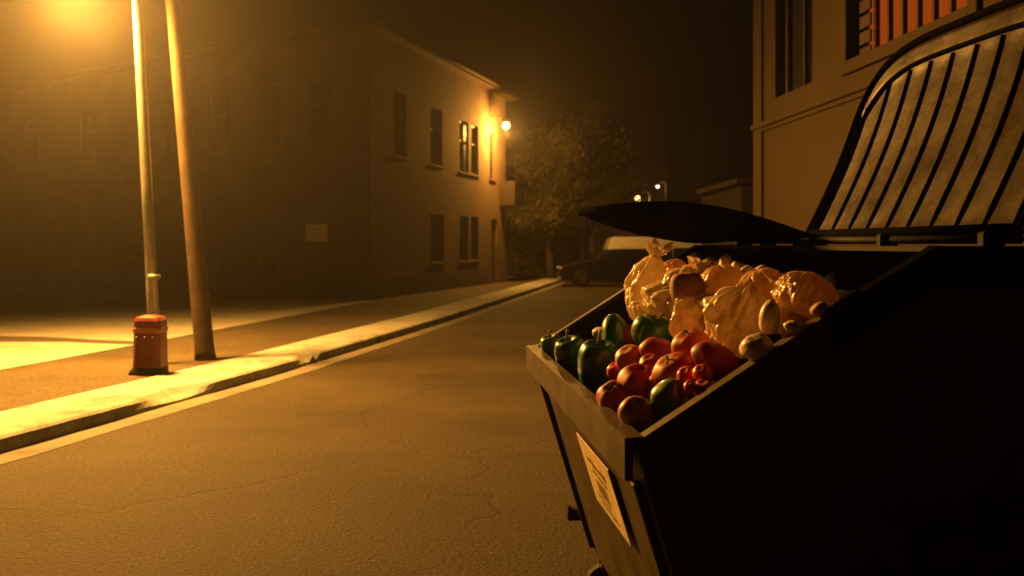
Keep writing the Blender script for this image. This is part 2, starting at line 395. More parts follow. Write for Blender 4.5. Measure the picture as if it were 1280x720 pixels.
front = [(*fu(383, 413), 4.25, 5.95), (*fu(322, 350), 4.25, 5.95), (*fu(262, 288), 4.25, 5.95), (*fu(205, 228), 4.25, 5.95), (*fu(100, 122), 4.25, 5.95), (*fu(30, 48), 4.25, 5.95),
         (*fu(272, 345), .13, 2.25), (*fu(138, 184), .13, 2.3)]
w = MB()
d1, pt1 = facade(w, C0, C1, .1, TOP, side, inward=in_s)
d2, pt2 = facade(w, C0, C2, .1, TOP, front, inward=in_f)
for a, c in ((C1, C3), (C3, C2)): w.add([a+Vector((0, 0, .1)), c+Vector((0, 0, .1)), c+Vector((0, 0, TOP)), a+Vector((0, 0, TOP))], [(0, 1, 2, 3)])
w.build('wall', M['stucco'], LB)
for h in side[:2]+side[4:5]: window(LB, pt1, d1, in_s, *h, bars=0)
for h in (side[2], side[5]):
    o = window(LB, pt1, d1, in_s, *h, bars=0)
    mid = (h[0]+h[1])/2; mm = MB(); mm.bar(pt1(mid, h[2], .03), pt1(mid, h[3], .03), .26, .1, up=in_s, bev=.01); mm.build('mullion', M['trim'], o)
window(LB, pt1, d1, in_s, *side[3], bars=0)
def door(root, pt, inn, h, n=1, name='door', m=M['shutter'], depth=.15):
    dmb = MB(); wdt = (h[1]-h[0])/n
    for i in range(n):
        a = h[0]+i*wdt+.02; c = a+wdt-.04
        dmb.bar(pt((a+c)/2, h[2]+.01, depth-.03), pt((a+c)/2, h[3]-.02, depth-.03), c-a, .05, up=inn, bev=.008)
        for zz in (.3, .62):
            z = h[2]+(h[3]-h[2])*zz; dmb.bar(pt(a+.12, z, depth-.062), pt(c-.12, z, depth-.062), (h[3]-h[2])*.22, .02, up=inn, bev=.006)
    o = dmb.build(name, m, root)
    k = MB(); hu = h[0]+wdt*.88; k.tube([pt(hu, 1.12, depth-.06), pt(hu, 1.12, depth-.11), pt(hu-.1, 1.12, depth-.11)], .012, 8); k.build('handle', M['steel'], o)
    g = MB(); g.add([pt(h[0], h[2], depth), pt(h[1], h[2], depth), pt(h[1], h[3], depth), pt(h[0], h[3], depth)], [(0, 1, 2, 3)]); g.build('backing', M['glass'], o)
    return o
door(LB, pt1, in_s, side[6])
for h in front[:6]: window(LB, pt2, d2, in_f, *h)
door(LB, pt2, in_f, front[6], 3); door(LB, pt2, in_f, front[7], 2)
# plinth, mouldings, pilaster, roof, downpipe, balcony
pl = MB()
def segs(hl, L, zmid):
    cuts = sorted([(h[0], h[1]) for h in hl if h[2] < zmid < h[3]]); r = []; u = 0
    for a, c in cuts: r.append((u, a)); u = c
    r.append((u, L)); return r
for a, c in segs(side, (C1-C0).length, .4): pl = MB(); pl.bar(pt1(a, .4, -.02), pt1(c, .4, -.02), .045, .56); pl.build('plinth', M['plinth'], LB)
for a, c in segs(front, 24, .4): pl = MB(); pl.bar(pt2(a, .4, -.02), pt2(c, .4, -.02), .045, .56); pl.build('plinth', M['plinth'], LB)
mo = MB(); mo.bar(pt2(.55, 3.66, -.04), pt2(24, 3.66, -.04), .10, .09, bev=.01); mo.bar(pt2(.55, 3.56, -.02), pt2(24, 3.56, -.02), .05, .07); mo.build('moulding', M['trim'], LB)
pi = MB(); pi.bar(pt2(.28, .72, -.035), pt2(.28, 6.4, -.035), .5, .07, up=in_f, bev=.01); pi.bar(pt2(.28, 3.62, -.06), pt2(.28, 3.82, -.06), .6, .14, up=in_f, bev=.01); pi.build('pilaster', M['trim'], LB)
rf = MB(); ov = .42
rc = [C0-in_s*ov-in_f*ov, C1-in_s*ov+ds*ov, C3+ds*ov+df*ov, C2-in_f*ov+df*ov]; cen = (C0+C1+C2+C3)/4
rf.add([p+Vector((0, 0, TOP)) for p in rc]+[p+Vector((0, 0, TOP+.16)) for p in rc]+[cen+df*5+Vector((0, 0, TOP+2.2)), cen-df*5+Vector((0, 0, TOP+2.2))],
       [(0, 1, 2, 3), (0, 4, 5, 1), (1, 5, 6, 2), (2, 6, 7, 3), (3, 7, 4, 0), (4, 5, 9), (5, 6, 8, 9), (6, 7, 8), (7, 4, 9, 8)])
rf.build('roof', M['roof'], LB)
gt = MB(); gt.tube([C0-in_s*(ov+.06)-in_f*ov+Vector((0, 0, TOP+.1)), C1-in_s*(ov+.06)+ds*ov+Vector((0, 0, TOP+.1))], .06, 8); gt.build('gutter_pipe', M['roof'], LB)
bl = MB(); u0 = (C1-C0).length-.9
bl.box(pt1(u0+.75, 3.05, -.28), (1, 1, .14), Matrix((ds*1.3, -in_s*.62, Vector((0, 0, 1)))).transposed())
o = bl.build('balcony', M['stucco2'], LB)
bl = MB()
bl.bar(pt1(u0+.12, 3.5, -.56), pt1(u0+1.38, 3.5, -.56), .06, .76); bl.bar(pt1(u0+.14, 3.5, -.53), pt1(u0+.14, 3.5, -.03), .06, .76); bl.bar(pt1(u0+1.36, 3.5, -.53), pt1(u0+1.36, 3.5, -.03), .06, .76)
bl.build('parapet', M['stucco2'], o)
# annex that the balcony belongs to (set just past the corner)
# wall plate
WPu = fu(383, 410); WP = thing('wall_notice', 'small pale notice plate on the dark corner building facade', 'notice', pt2((WPu[0]+WPu[1])/2, 2.1, 0))
wp = MB(); wp.bar(pt2((WPu[0]+WPu[1])/2, 1.62, -.03), pt2((WPu[0]+WPu[1])/2, 2.08, -.03), WPu[1]-WPu[0], .03, up=in_f, bev=.005); wp.build('plate', M['plate'], WP)
wm = MB(); um = (WPu[0]+WPu[1])/2
for k in range(3): wm.bar(pt2(um-.14, 1.74+k*.1, -.047), pt2(um+.12-.05*k, 1.74+k*.1, -.047), .004, .03)
wm.build('printed_lines', M['platemark'], WP)

# ---- right building
RB0 = Vector((3.22, 12.0, 0)); RB1 = RB0+Vector((.0703, -1, 0))*16; dr = (RB1-RB0).normalized(); in_r = Vector((dr.y*-1, dr.x, 0))
if in_r.x < 0: in_r = -in_r
RB = thing('plastered_building', 'cream plastered building with a lit orange window behind the dumpster', 'building', RB0)
ru = lambda a, c: (u_on(a, RB0, dr), u_on(c, RB0, dr))
hr = [(*ru(969, 1016), 3.36, 5.7), (*ru(1062, 1215), 3.40, 5.7), (9.0, 10.6, 3.4, 5.7)]
w = MB(); dR, ptR = facade(w, RB0, RB1, .1, 8.2, hr, inward=in_r, depth=.22)
q0, q1 = RB0+in_r*7, RB1+in_r*7
for a, c in ((RB0, q0), (q0, q1), (q1, RB1)): w.add([a+Vector((0, 0, .1)), c+Vector((0, 0, .1)), c+Vector((0, 0, 8.2)), a+Vector((0, 0, 8.2))], [(0, 1, 2, 3)])
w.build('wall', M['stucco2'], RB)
w = MB(); z = Vector((0, 0, 8.2)); w.add([p+z for p in (RB0-in_r*.3, RB1-in_r*.3, q1, q0)]+[p+z+Vector((0, 0, .2)) for p in (RB0-in_r*.3, RB1-in_r*.3, q1, q0)], [(0,1,2,3),(4,5,6,7),(0,1,5,4),(1,2,6,5),(2,3,7,6),(3,0,4,7)]); w.build('roof', M['roof'], RB)
mo = MB(); mo.bar(ptR(-.05, 3.08, -.03), ptR(16, 3.08, -.03), .07, .07, bev=.01); mo.bar(ptR(-.03, 3.02, -.012), ptR(16, 3.02, -.012), .03, .05); mo.build('moulding', M['stucco2'], RB)
qn = MB(); qn.bar(ptR(.14, .1, -.02), ptR(.14, 8.1, -.02), .30, .04, up=in_r, bev=.008); qn.build('corner_strip', M['stucco2'], RB)
window(RB, ptR, dR, in_r, *hr[0], depth=.2, sill=False)
ow = window(RB, ptR, dR, in_r, *hr[1], depth=.2, sill=False, pane=M['curtain'], bars=7, bw=.05)
ow['label'] = 'window lit orange from inside behind vertical bars'
window(RB, ptR, dR, in_r, *hr[2], depth=.2, sill=False)
for h in hr[1:2]:   # raised surround round each window
    s_ = MB(); e = .13
    for (a, zz) in ((h[0]-e/2, 0), (h[1]+e/2, 0)): s_.bar(ptR(a, h[2]-e, -.02), ptR(a, h[3]+e, -.02), e, .05, up=in_r, bev=.006)
    for zz in (h[2]-e/2, h[3]+e/2): s_.bar(ptR(h[0], zz, -.02), ptR(h[1], zz, -.02), .05, e, bev=.006)
    s_.build('surround', M['stucco2'], RB)
# shutter leaf folded beside the lit window
s_ = MB(); a = ru(1055, 1061); 
for k in range(14): s_.bar(ptR(hr[1][0]+.03, 3.45+k*.16, .10), ptR(hr[1][0]+.26, 3.45+k*.16, .10), .02, .12)
s_.build('shutter', M['shutter'], RB)

# ---- far structures
AB = thing('low_outhouse', 'low brown outhouse past the end of the plastered building', 'building', (4.15, 16.5, 0))
w = MB(); w.box((6.1, 18.2, 1.32), (3.9, 3.4, 2.64)); w.build('wall', M['stucco2'], AB)
w = MB(); w.box((6.1, 18.2, 2.69), (4.1, 3.6, .1)); w.build('roof', M['roof'], AB)
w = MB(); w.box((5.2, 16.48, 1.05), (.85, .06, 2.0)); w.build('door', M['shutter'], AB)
DB = thing('dark_block', 'unlit black flat roofed block silhouetted against the night sky', 'building', (8.2, 40, 0))
w = MB(); w.box((13.2, 44, 3.24), (10, 8, 6.5)); w.build('wall', M['darkwall'], DB)
w = MB(); w.box((13.2, 44, 6.58), (10.3, 8.3, .18)); w.build('roof', M['darkwall'], DB)
for k in range(3):
    w = MB(); w.box((9.6+k*2.8, 39.98, 4.4), (1.0, .08, 1.3)); w.build('window', M['glass'], DB)
HB = thing('far_house', 'low brown house with a bright porch post behind the parked vehicles', 'house', (3.6, 44, 0))
w = MB(); w.box((6.9, 47, 1.5), (6.6, 6, 3.0)); w.build('wall', M['stucco'], HB)
w = MB(); w.prism([(43.4, 3.0), (50.6, 3.0), (47, 3.45)], 'x', 3.3, 10.5); w.build('roof', M['roof'], HB)
w = MB(); w.bar((3.3, 43.2, 0), (3.3, 43.2, 2.4), .2, .2, up=Vector((0,1,0))); w.build('porch_post', M['trim'], HB)
w = MB(); w.prism([(2.6, 2.45), (3.45, 2.45), (3.45, 2.95)], 'y', 42.8, 43.95); w.build('porch_canopy', M['trim'], HB)
w = MB(); w.box((4.4, 43.97, 1.1), (.95, .07, 2.1)); w.build('door', M['shutter'], HB)
w = MB(); w.box((6.6, 43.97, 1.6), (1.3, .07, 1.1)); w.build('window', M['glass'], HB)

# ------------------------------------------------------------------ street lamps and poles
SOD = (1.0, .43, .065)
SL = thing('street_lamp', 'tall steel street lamp pole behind the red litter bin', 'street lamp', (-4.26, 10.85, .12))
b = MB(); base = P(195, 450, 10.85); base.z = .12; top = P(171, -6, 10.85); t2 = P(168.5, -62, 10.85)
b.tube([base, base+(top-base)*.5, top, t2], [.072, .062, .055, .05], 14); b.build('pole', M['steel'], SL)
b = MB(); b.tube([base, base+Vector((0, 0, .05))], [.13, .11], 14); b.build('base_plate', M['steel'], SL)
b = MB(); c_ = P(192, 343, 10.85); c_.z = P(192, 346, 10.85).z; b.tube([c_-Vector((0, 0, .03)), c_+Vector((0, 0, .03))], .08, 14); b.build('clamp', M['steel'], SL)
L1 = P(104, -8, 10.6)
b = MB(); b.tube([t2-Vector((0, 0, .05)), t2+Vector((-.05, 0, .12)), L1+Vector((.25, .02, .22)), L1+Vector((0, 0, .19))], .03, 10); b.build('arm', M['steel'], SL)
b = MB(); b.ell(L1+Vector((-.05, 0, .15)), (.34, .13, .09), 20, 10); o = b.build('lamp_head', M['lampbody'], SL)
b = MB(); b.ell(L1+Vector((-.08, 0, .085)), (.2, .09, .06), 20, 10); b.build('lens', M['lens'], o)
o = lamp('street_lamp_light', L1+Vector((-.08, 0, -.02)), 12000, SOD, .45)
o.data.type = 'SPOT'; o.data.spot_size = R(177); o.data.spot_blend = .55   # full cut-off head, tipped towards the road
o.rotation_euler = Vector((.27, -.24, -.93)).to_track_quat('-Z', 'Y').to_euler()

UP = thing('utility_pole', 'thick leaning wooden utility pole standing beside the kerb', 'utility pole', (-3.76, 11.2, .12))
b = MB(); a = P(257, 452, 11.25); a.z = .10; c2 = P(216, 0, 11.25); dd = (c2-a); pts = [a+dd*t for t in (0, .03, .25, .5, .75, 1, 1.4, 1.9)]
b.tube(pts, [.135, .118, .108, .10, .092, .084, .078, .07], 16); b.build('shaft', M['wood'], UP)
b = MB(); e = pts[-1]; b.bar(e+Vector((-.9, .1, -.5)), e+Vector((.9, -.1, -.5)), .09, .11, bev=.01); b.build('crossarm', M['wood'], UP)
for k in (-.75, -.25, .25, .75):
    b = MB(); q = e+Vector((k, -k*.11, -.44)); b.tube([q, q+Vector((0, 0, .05)), q+Vector((0, 0, .1)), q+Vector((0, 0, .15))], [.02, .045, .03, .04], 10); b.build('insulator', M['lampbody'], UP)

# bracket lamp on the corner building
BL = thing('bracket_lamp', 'glowing lamp on a bracket at the far end of the corner building', 'wall lamp', pt1(u_on(628, C0, ds), 6.0, 0))
L2 = P(632.5, 157, 32.5)
b = MB(); b.ell(L2, (.125, .125, .125), 16, 10); b.build('globe', M['lens2'], BL)
b = MB(); wpnt = pt1((L2-Vector((C0.x, C0.y, L2.z))).dot(ds), L2.z+.35, 0); b.tube([wpnt, wpnt-in_s*.3, L2+Vector((0, 0, .22))], .025, 8); b.build('bracket', M['lampbody'], BL)
b = MB(); b.tube([L2+Vector((0, 0, .24)), L2+Vector((0, 0, .17)), L2+Vector((0, 0, .12))], [.05, .12, .16], 14); b.build('shade', M['lampbody'], BL)
o = lamp('bracket_lamp_light', L2+Vector((.02, -.02, -.16)), 2500, SOD, .1)
o.rotation_euler = Vector((-.30, .05, -1)).to_track_quat('-Z', 'Y').to_euler()
def far_lamp(px, py, Y, m, r, label, pw, hide_pole=.06):
    p = P(px, py, Y); t = thing('street_lamp', label, 'street lamp', (p.x+.8, Y+.3, 0), group='street lamps in the distance')
    b = MB(); b.tube([(p.x+.8, Y+.3, 0), (p.x+.8, Y+.3, p.z+.2), (p.x+.6, Y+.2, p.z+.45), (p.x, Y, p.z+r+.06)], hide_pole, 8); b.build('pole', M['lampbody'], t)
    b = MB(); b.ell((p.x, Y, p.z+r*.9), (r*1.5, r*1.2, r*.5), 14, 8); o = b.build('lamp_head', M['lampbody'], t)
    b = MB(); b.ell(p, (r, r, r), 14, 8); b.build('lens', m, o)
    lamp('far_lamp_light', p-Vector((0, .1, r+.1)), pw, SOD, .15)
far_lamp(822, 233, 82, M['lens3'], .15, 'farthest street lamp, a small pale green point of light', 60)
far_lamp(797.5, 247.5, 58, M['lens4'], .19, 'warm distant street lamp just above the raised black dumpster lid', 120)

# ------------------------------------------------------------------ red litter bin
LBn = thing('litter_bin', 'red tapered litter bin with pale band at the street lamp foot', 'litter bin', (-4.02, 9.95, .12))
cx, cy = -3.99, 10.05
def rsq(w, d, z, r=.05, n=5, cxx=cx, cyy=cy):
    pts = []
    for (sx, sy, a0) in ((1, 1, 0), (-1, 1, 90), (-1, -1, 180), (1, -1, 270)):
        for k in range(n):
            t = R(a0+90*k/(n-1)); pts.append(Vector((cxx+sx*(w/2-r)+r*math.cos(t), cyy+sy*(d/2-r)+r*math.sin(t), z)))
    return pts
def loft(mb, rings, smooth=False, cap=True):
    m = len(rings[0]); vs = [p for r in rings for p in r]; fs = []
    for i in range(len(rings)-1):
        for k in range(m): fs.append((i*m+k, i*m+(k+1)%m, (i+1)*m+(k+1)%m, (i+1)*m+k))
    if cap: fs.append(list(range(m))[::-1]); fs.append([(len(rings)-1)*m+k for k in range(m)])
    mb.add(vs, fs, smooth)
b = MB(); loft(b, [rsq(.315, .28, .20), rsq(.303, .27, .32), rsq(.30, .27, .5), rsq(.295, .265, .58)]); b.build('body', M['red'], LBn)
b = MB(); loft(b, [rsq(.30, .27, .58), rsq(.312, .28, .59), rsq(.312, .28, .625), rsq(.30, .27, .635)]); b.build('band', M['redpale'], LBn)
b = MB(); loft(b, [rsq(.296, .27, .635), rsq(.29, .26, .71), rsq(.26, .23, .745), rsq(.14, .12, .765)]); b.build('lid', M['red'], LBn)
b = MB(); loft(b, [rsq(.36, .31, .122, cxx=cx-.02), rsq(.35, .31, .15, cxx=cx-.02), rsq(.318, .283, .20)]); b.build('foot', M['dark'], LBn)
for k in (-.1, 0, .1):
    b = MB(); b.bar((cx+k, cy-.17, .24), (cx+k*.9, cy-.155, .54), .018, .02, up=Vector((0, 1, 0)), bev=.004); b.build('rib', M['red'], LBn)

# ------------------------------------------------------------------ dumpster (local frame: x depth s, y width t, z)
AX, AY = .264, 2.134
phi = math.atan2(.1023, .9948)
DV = Vector((.9948, .1023, 0)); DU = Vector((-.1023, .9948, 0)); DO = Vector((AX, AY, 0))
def W(s, t, z): return DO+DV*s+DU*t+Vector((0, 0, z))
D = thing('dumpster', 'large open slant fronted metal dumpster loaded with produce and plastic bags', 'dumpster', (AX, AY, 0), phi, local=True)
LN = 1.96; ZF = 1.094; ZB = 1.545; SB = .778; SE = 1.22; SH = .98; slope = (ZB-ZF)/SB
zr = lambda s: ZF+slope*s
# body shell
def side_poly(inset=0.0):
    return [(.055+inset, .99+inset*.2), (.292+inset, .20+inset), (SE-.06-inset, .20+inset), (SE-.03-inset, .9), (SE-.03-inset, ZB-.02), (SB, ZB-.02), (.03+inset, ZF-.01)]
def wallmesh(poly, t0, t1):
    b = MB(); b.prism(poly, 'y', t0, t1); return b
wallmesh(side_poly(), .03, .045).build('side_panel', M['bin'], D)
for ta in (.046, LN-.050): wallmesh(side_poly(.012), ta, ta+.004).build('inner_lining', M['binin'], D)
wallmesh(side_poly(), LN-.045, LN-.03).build('side_panel', M['bin'], D)
b = MB(); t0, t1 = .046, LN-.046
def plate(b, p, q, th, t0, t1):
    p = Vector((p[0], 0, p[1])); q = Vector((q[0], 0, q[1])); d = (q-p).normalized(); nn = Vector((d.z, 0, -d.x))*th
    vs = [Vector((v.x, t, v.z)) for t in (t0, t1) for v in (p, q, q+nn, p+nn)]
    b.add(vs, [(0,1,2,3),(4,7,6,5),(0,4,5,1),(1,5,6,2),(2,6,7,3),(3,7,4,0)])
plate(b, (.292, .20), (.050, 1.0), .012, t0, t1); plate(b, (.050, 1.001), (.050, ZF-.012), .012, t0, t1)
b.build('front_panel', M['bin'], D)
b = MB(); plate(b, (SE-.045, .2), (SE-.045, ZB-.02), .014, t0, t1); b.build('back_panel', M['binin'], D)
b = MB(); b.box((.72, LN/2, .22), (.84, t1-t0, .03)); b.build('floor', M['binin'], D)
# vertical pressed ribs on the front panel
nf = Vector((-.9563, 0, -.292)).normalized()
# rim: front flange, two sloped side rails, rear ledge
b = MB(); lip = .045; fd = .10
def fl(t): return t
prof = [(0, ZF), (lip, ZF+lip*slope*.25), (lip, ZF-.02), (.012, ZF-.028), (.012, ZF-fd-.001), (0, ZF-fd)]
b.prism([(0, ZF), (lip, ZF+.004), (lip, ZF-.03), (.02, ZF-.034), (.02, ZF-fd), (0, ZF-fd)], 'y', 0, LN)
b.build('front_rim', M['bin'], D)
for ta, tb in ((0, .04), (LN-.04, LN)):
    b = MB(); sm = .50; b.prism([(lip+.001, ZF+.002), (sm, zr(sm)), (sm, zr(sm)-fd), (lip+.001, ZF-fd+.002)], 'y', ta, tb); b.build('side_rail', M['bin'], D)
    b = MB(); b.prism([(sm+.001, zr(sm)+.002), (SB, ZB+.002), (SB, ZB-fd), (sm+.001, zr(sm)-fd)], 'y', ta-.001, tb+.001); b.build('shaded_rail', M['lidblack'], D)  # upper length of the side rail, its fade into shade painted in as black
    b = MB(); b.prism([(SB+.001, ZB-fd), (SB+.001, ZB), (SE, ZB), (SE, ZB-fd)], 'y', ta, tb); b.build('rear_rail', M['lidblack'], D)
b = MB(); b.box(((SB+SE)/2+.03, LN/2, ZB-.008), (SE-SB-.06, LN-.084, .014)); b.build('rear_ledge', M['dark'], D)
b = MB(); b.tube([(SH, -.01, ZB+.018), (SH, LN+.01, ZB+.018)], .014, 10); b.build('hinge_rod', M['dark'], D)
for t in (.1, .62, 1.12, 1.26, 1.6, 1.88):
    b = MB(); b.box((SH, t, ZB+.012), (.06, .035, .05), bev=.006); b.build('hinge_bracket', M['dark'], D)
# stiffening fold lines / ribs on front face and lug
for t in (.10, LN-.10):
    b = MB(); p0 = Vector((.292, t, .22)); p1 = Vector((.062, t, .97)); b.bar(p0+nf*.013, p1+nf*.013, .035, .022, up=nf, bev=.005); b.build('front_rib', M['bin'], D)
b = MB(); b.box((.225, LN-.02, .34), (.085, .06, .05), bev=.006); b.box((.19, LN-.02, .365), (.012, .05, .03)); b.build('lug', M['dark'], D)
for t in (.03, LN-.03):   # fork pocket on each end wall
    sg = -1 if t < 1 else 1
    b = MB(); b.box((.62, t+sg*.045, .62), (.56, .085, .15), bev=.01); b.build('fork_pocket', M['bin'], D)
for (s_, t_) in ((.36, .16), (.36, LN-.16), (1.05, .16), (1.05, LN-.16)):
    b = MB(); b.bar((s_-.03, t_, .115), (s_+.02, t_, .2), .06, .05, up=Vector((0,1,0))); b.box((s_, t_, .197), (.12, .1, .012)); b.box((s_-.03, t_-.03, .12), (.05, .006, .13)); b.box((s_-.03, t_+.03, .12), (.05, .006, .13))
    o = b.build('caster', M['steel'], D)
    b = MB(); b.tube([(s_-.04, t_-.024, .078), (s_-.04, t_-.018, .078), (s_-.04, t_+.018, .078), (s_-.04, t_+.024, .078)], [.068, .078, .078, .068], 20, smooth=False); b.build('wheel', M['tyre'], o)
# sticker on the front face: photo corners cast on the slanted panel
def on_front(px, py, e=.014):
    r = Vector(((px-640)/F, 1, (305-py)/F)); rl = Vector((r.dot(DV), r.dot(DU), r.z)); co = Vector((-DO.dot(DV), -DO.dot(DU), H))
    p0 = Vector((.292, 0, .20))+nf*e; k = (p0-co).dot(nf)/rl.dot(nf); return co+rl*k
sc = [on_front(*q) for q in ((720, 541), (759, 588), (789, 684), (746, 624))]
b = MB(); b.add(sc+[p-nf*.004 for p in sc], [(0,1,2,3),(4,7,6,5),(0,4,5,1),(1,5,6,2),(2,6,7,3),(3,7,4,0)])
stk = b.build('sticker', M['sticker'], D); stk['label'] = 'pale worn sticker with smudged print'
def bl_(u, v): return (sc[0]*(1-u)+sc[1]*u)*(1-v)+(sc[3]*(1-u)+sc[2]*u)*v
b = MB(); rs = random.Random(3)
for (v0, v1, ua, ub) in ((.22, .29, .22, .80), (.36, .41, .3, .72), (.48, .68, .34, .66), (.74, .78, .2, .62), (.83, .87, .25, .8)):
    k = ua
    while k < ub:
        w_ = rs.uniform(.03, .09); e2 = min(ub, k+w_)
        a_, c_ = v0+rs.uniform(-.012, .012), v1+rs.uniform(-.02, .02)
        q = [bl_(k, a_), bl_(e2, a_+.01), bl_(e2, c_), bl_(k, c_)]; b.add([p+nf*.002 for p in q], [(0, 1, 2, 3)]); k = e2+rs.uniform(.012, .03)
b.build('smudged_print', M['ink'], stk)

# lids
def lid(name, tA, tB, Lh, ang, dome, corner, nribs, label, lm='lid', liner=False):
    """hinged along y at (SE-.05, ZB+.03); ang measured from +s axis, panel grows away from the hinge"""
    hx, hz = SH, ZB+.035
    dl = Vector((math.cos(ang), 0, math.sin(ang))); nn = Vector((dl.z, 0, -dl.x))    # nn points to the outside (back) face
    if nn.z < 0 and ang > R(120): nn = -nn
    if ang < R(120): nn = Vector((dl.z, 0, -dl.x))
    tm, hw = (tA+tB)/2, (tB-tA)/2
    def edge(t):   # height of the outline at t: super-ellipse shoulders
        x = min(1, abs(t-tm)/hw); return Lh*(.58+.42*(1-x**4.2)**(1/2.4))
    def pos(t, l, e): return Vector((hx, t, hz))+dl*l+nn*(e+dome*math.sin(math.pi*min(1, l/Lh)*.92))
    nt_, nl = 96, 26; th = .006
    pw = (tB-tA)/nribs
    def corr(t, l):
        k = (t-tA)/pw; return .0035*abs(math.sin(math.pi*(k-.5)))**.7 if 0 < l < edge(t)*.86 else 0
    vs = []; fs = []
    for sd in (0, 1):
        for i in range(nt_+1):
            t = tA+(tB-tA)*i/nt_; E_ = edge(t)
            for j in range(nl+1):
                l = E_*j/nl; vs.append(pos(t, l, (th if sd else 0)-0.0+corr(t, l)*1.0))
    m = (nt_+1)*(nl+1)
    idx = lambda sd, i, j: sd*m+i*(nl+1)+j
    for sd in (0, 1):
        for i in range(nt_):
            for j in range(nl): fs.append((idx(sd,i,j), idx(sd,i+1,j), idx(sd,i+1,j+1), idx(sd,i,j+1)))
    for i in range(nt_):
        fs.append((idx(0,i,0), idx(0,i+1,0), idx(1,i+1,0), idx(1,i,0))); fs.append((idx(0,i,nl), idx(0,i+1,nl), idx(1,i+1,nl), idx(1,i,nl)))
    for j in range(nl):
        for i in (0, nt_): fs.append((idx(0,i,j), idx(0,i,j+1), idx(1,i,j+1), idx(1,i,j)))
    b = MB(); b.add(vs, fs, True); L_ = b.build(name, M[lm], D); L_['label'] = label
    # black rolled edge and inner groove line
    def path(f, e, dt):
        pts = [pos(tB-dt, 0.0, e)]; n_ = 60
        n2 = 16
        for j in range(1, n2): pts.append(pos(tB-dt, edge(tB)*f*j/n2, e))
        for i in range(n_+1):
            a = math.pi*i/n_; t = tm+(hw-dt)*math.cos(a); pts.append(pos(t, edge(tm+hw*math.cos(a))*f if f == 1 else edge(tm+hw*math.cos(a))-(.085), e))
        for j in range(n2-1, 0, -1): pts.append(pos(tA+dt, edge(tA)*f*j/n2, e))
        pts.append(pos(tA+dt, 0, e)); return pts
    b = MB(); b.tube(path(1, .0, 0), .0145, 8); b.build('rolled_edge', M['lidblack'], L_)
    b = MB(); b.tube(path(.8, -.002, .035), .0085, 8); b.build('inner_bead', M['lidblack'], L_)
    for k in range(nribs):
        t = tA+pw*(k+.5); e1 = edge(t)-.10; pts = [pos(t, .012+(e1-.012)*j/10, -.002) for j in range(11)]
        b = MB(); b.tube(pts, [.003]+[.0055]*9+[.005], 8); b.build('rib', M['lidblack'], L_)
    b = MB(); b.tube([pos(tA+.01, .010, .003), pos(tB-.01, .010, .003)], .015, 10); b.build('sheen_cover', M['lidblack'], L_)  # black bar added over the hinge edge to hide its glossy gold sheen
    if liner:
        vs = []; fs = []
        for i in range(31):
            t = tA+.004+(tB-tA-.008)*i/30; E_ = edge(t)*.995
            for j in range(25):
                q = j/24; l = E_*q; vs.append(Vector((hx, t, hz))+dl*l+nn*(dome*math.sin(math.pi*.92)*q*.9-.055*math.sin(math.pi*q)**.8-.004))
        for i in range(30):
            for j in range(24): fs.append((i*25+j, (i+1)*25+j, (i+1)*25+j+1, i*25+j+1))
        # end skirts join liner and lid
        for i in (0, 30):
            t = tA+.004 if i == 0 else tB-.004; E_ = edge(t)*.995; o = len(vs)
            for j in range(25): vs.append(pos(t, E_*j/24, -.001))
            for j in range(24): fs.append((i*25+j, i*25+j+1, o+j+1, o+j))
        b = MB(); b.add(vs, fs, True); b.build('liner', M['lidblack'], L_)
    return L_
lid('open_lid', -.04, 1.21, .725, R(90-20.5), .03, .2, 10, 'ribbed plastic lid thrown open with arched top edge')
lid('raised_lid', 1.225, 1.95, .78, R(180-6.5), .06, .2, 6, 'black domed lid held half open over the bags', lm='lid', liner=True)

# ------------------------------------------------------------------ produce and bags
def cast(px, py, h):
    """ray of a photo pixel onto the slanted mouth plane lifted by h -> world point"""
    r = Vector(((px-640)/F, 1, (305-py)/F)); n3 = Vector((-slope*DV.x, -slope*DV.y, 1)); p0 = W(0, 0, ZF+h); co = Vector((0, 0, H))
    k = (p0-co).dot(n3)/r.dot(n3); return co+r*k
def rot(rx, ry, rz): return (Matrix.Rotation(R(rz), 3, 'Z') @ Matrix.Rotation(R(ry), 3, 'Y') @ Matrix.Rotation(R(rx), 3, 'X'))
def tomato(px, py, rx, ry, h, m, label, seed, tilt=(20, -20, 0), calyx=True, name='tomato', cat='tomato', group='tomatoes in the dumpster', lob=.04):
    rx *= 1.13; ry *= 1.13; calyx = calyx and seed in (3, 4, 6)
    c = cast(px, py, h); k = c.y/F; r = (rx*k, rx*k, ry*k)
    t = thing(name, label, cat, c, group=group); M3 = rot(*tilt)
    def fn(d, th, ph):
        s_ = 1+lob*math.cos(5*th+seed)*math.sin(ph)**2+.05*noise.noise(d*1.6+Vector((seed, 0, 0)))
        z = d.z*s_
        dim = .22*math.exp(-(ph/.35)**2); return Vector((d.x*s_, d.y*s_, z-dim))
    b = MB(); b.ell(c, r, 32, 22, fn, M3); b.build('flesh', m, t)
    if calyx:
        b = MB(); top = Vector((0, 0, r[2]*.83))
        for i in range(5):
            a = 2*math.pi*i/5+seed; dd = Vector((math.cos(a), math.sin(a), 0)); pp = Vector((-dd.y, dd.x, 0))
            vs = [top-pp*.0035, top+pp*.0035, top+dd*r[0]*.30+Vector((0, 0, r[2]*.12))+pp*.0025, top+dd*r[0]*.52+Vector((0, 0, r[2]*.02)), top+dd*r[0]*.30+Vector((0, 0, r[2]*.12))-pp*.0025]
            b.add([M3 @ v+c for v in vs], [(0, 1, 2, 3, 4)])
        b.tube([M3 @ top+c, M3 @ (top+Vector((.002, 0, .012)))+c], .0025, 6); b.build('calyx', M['stem'], t)
    return t
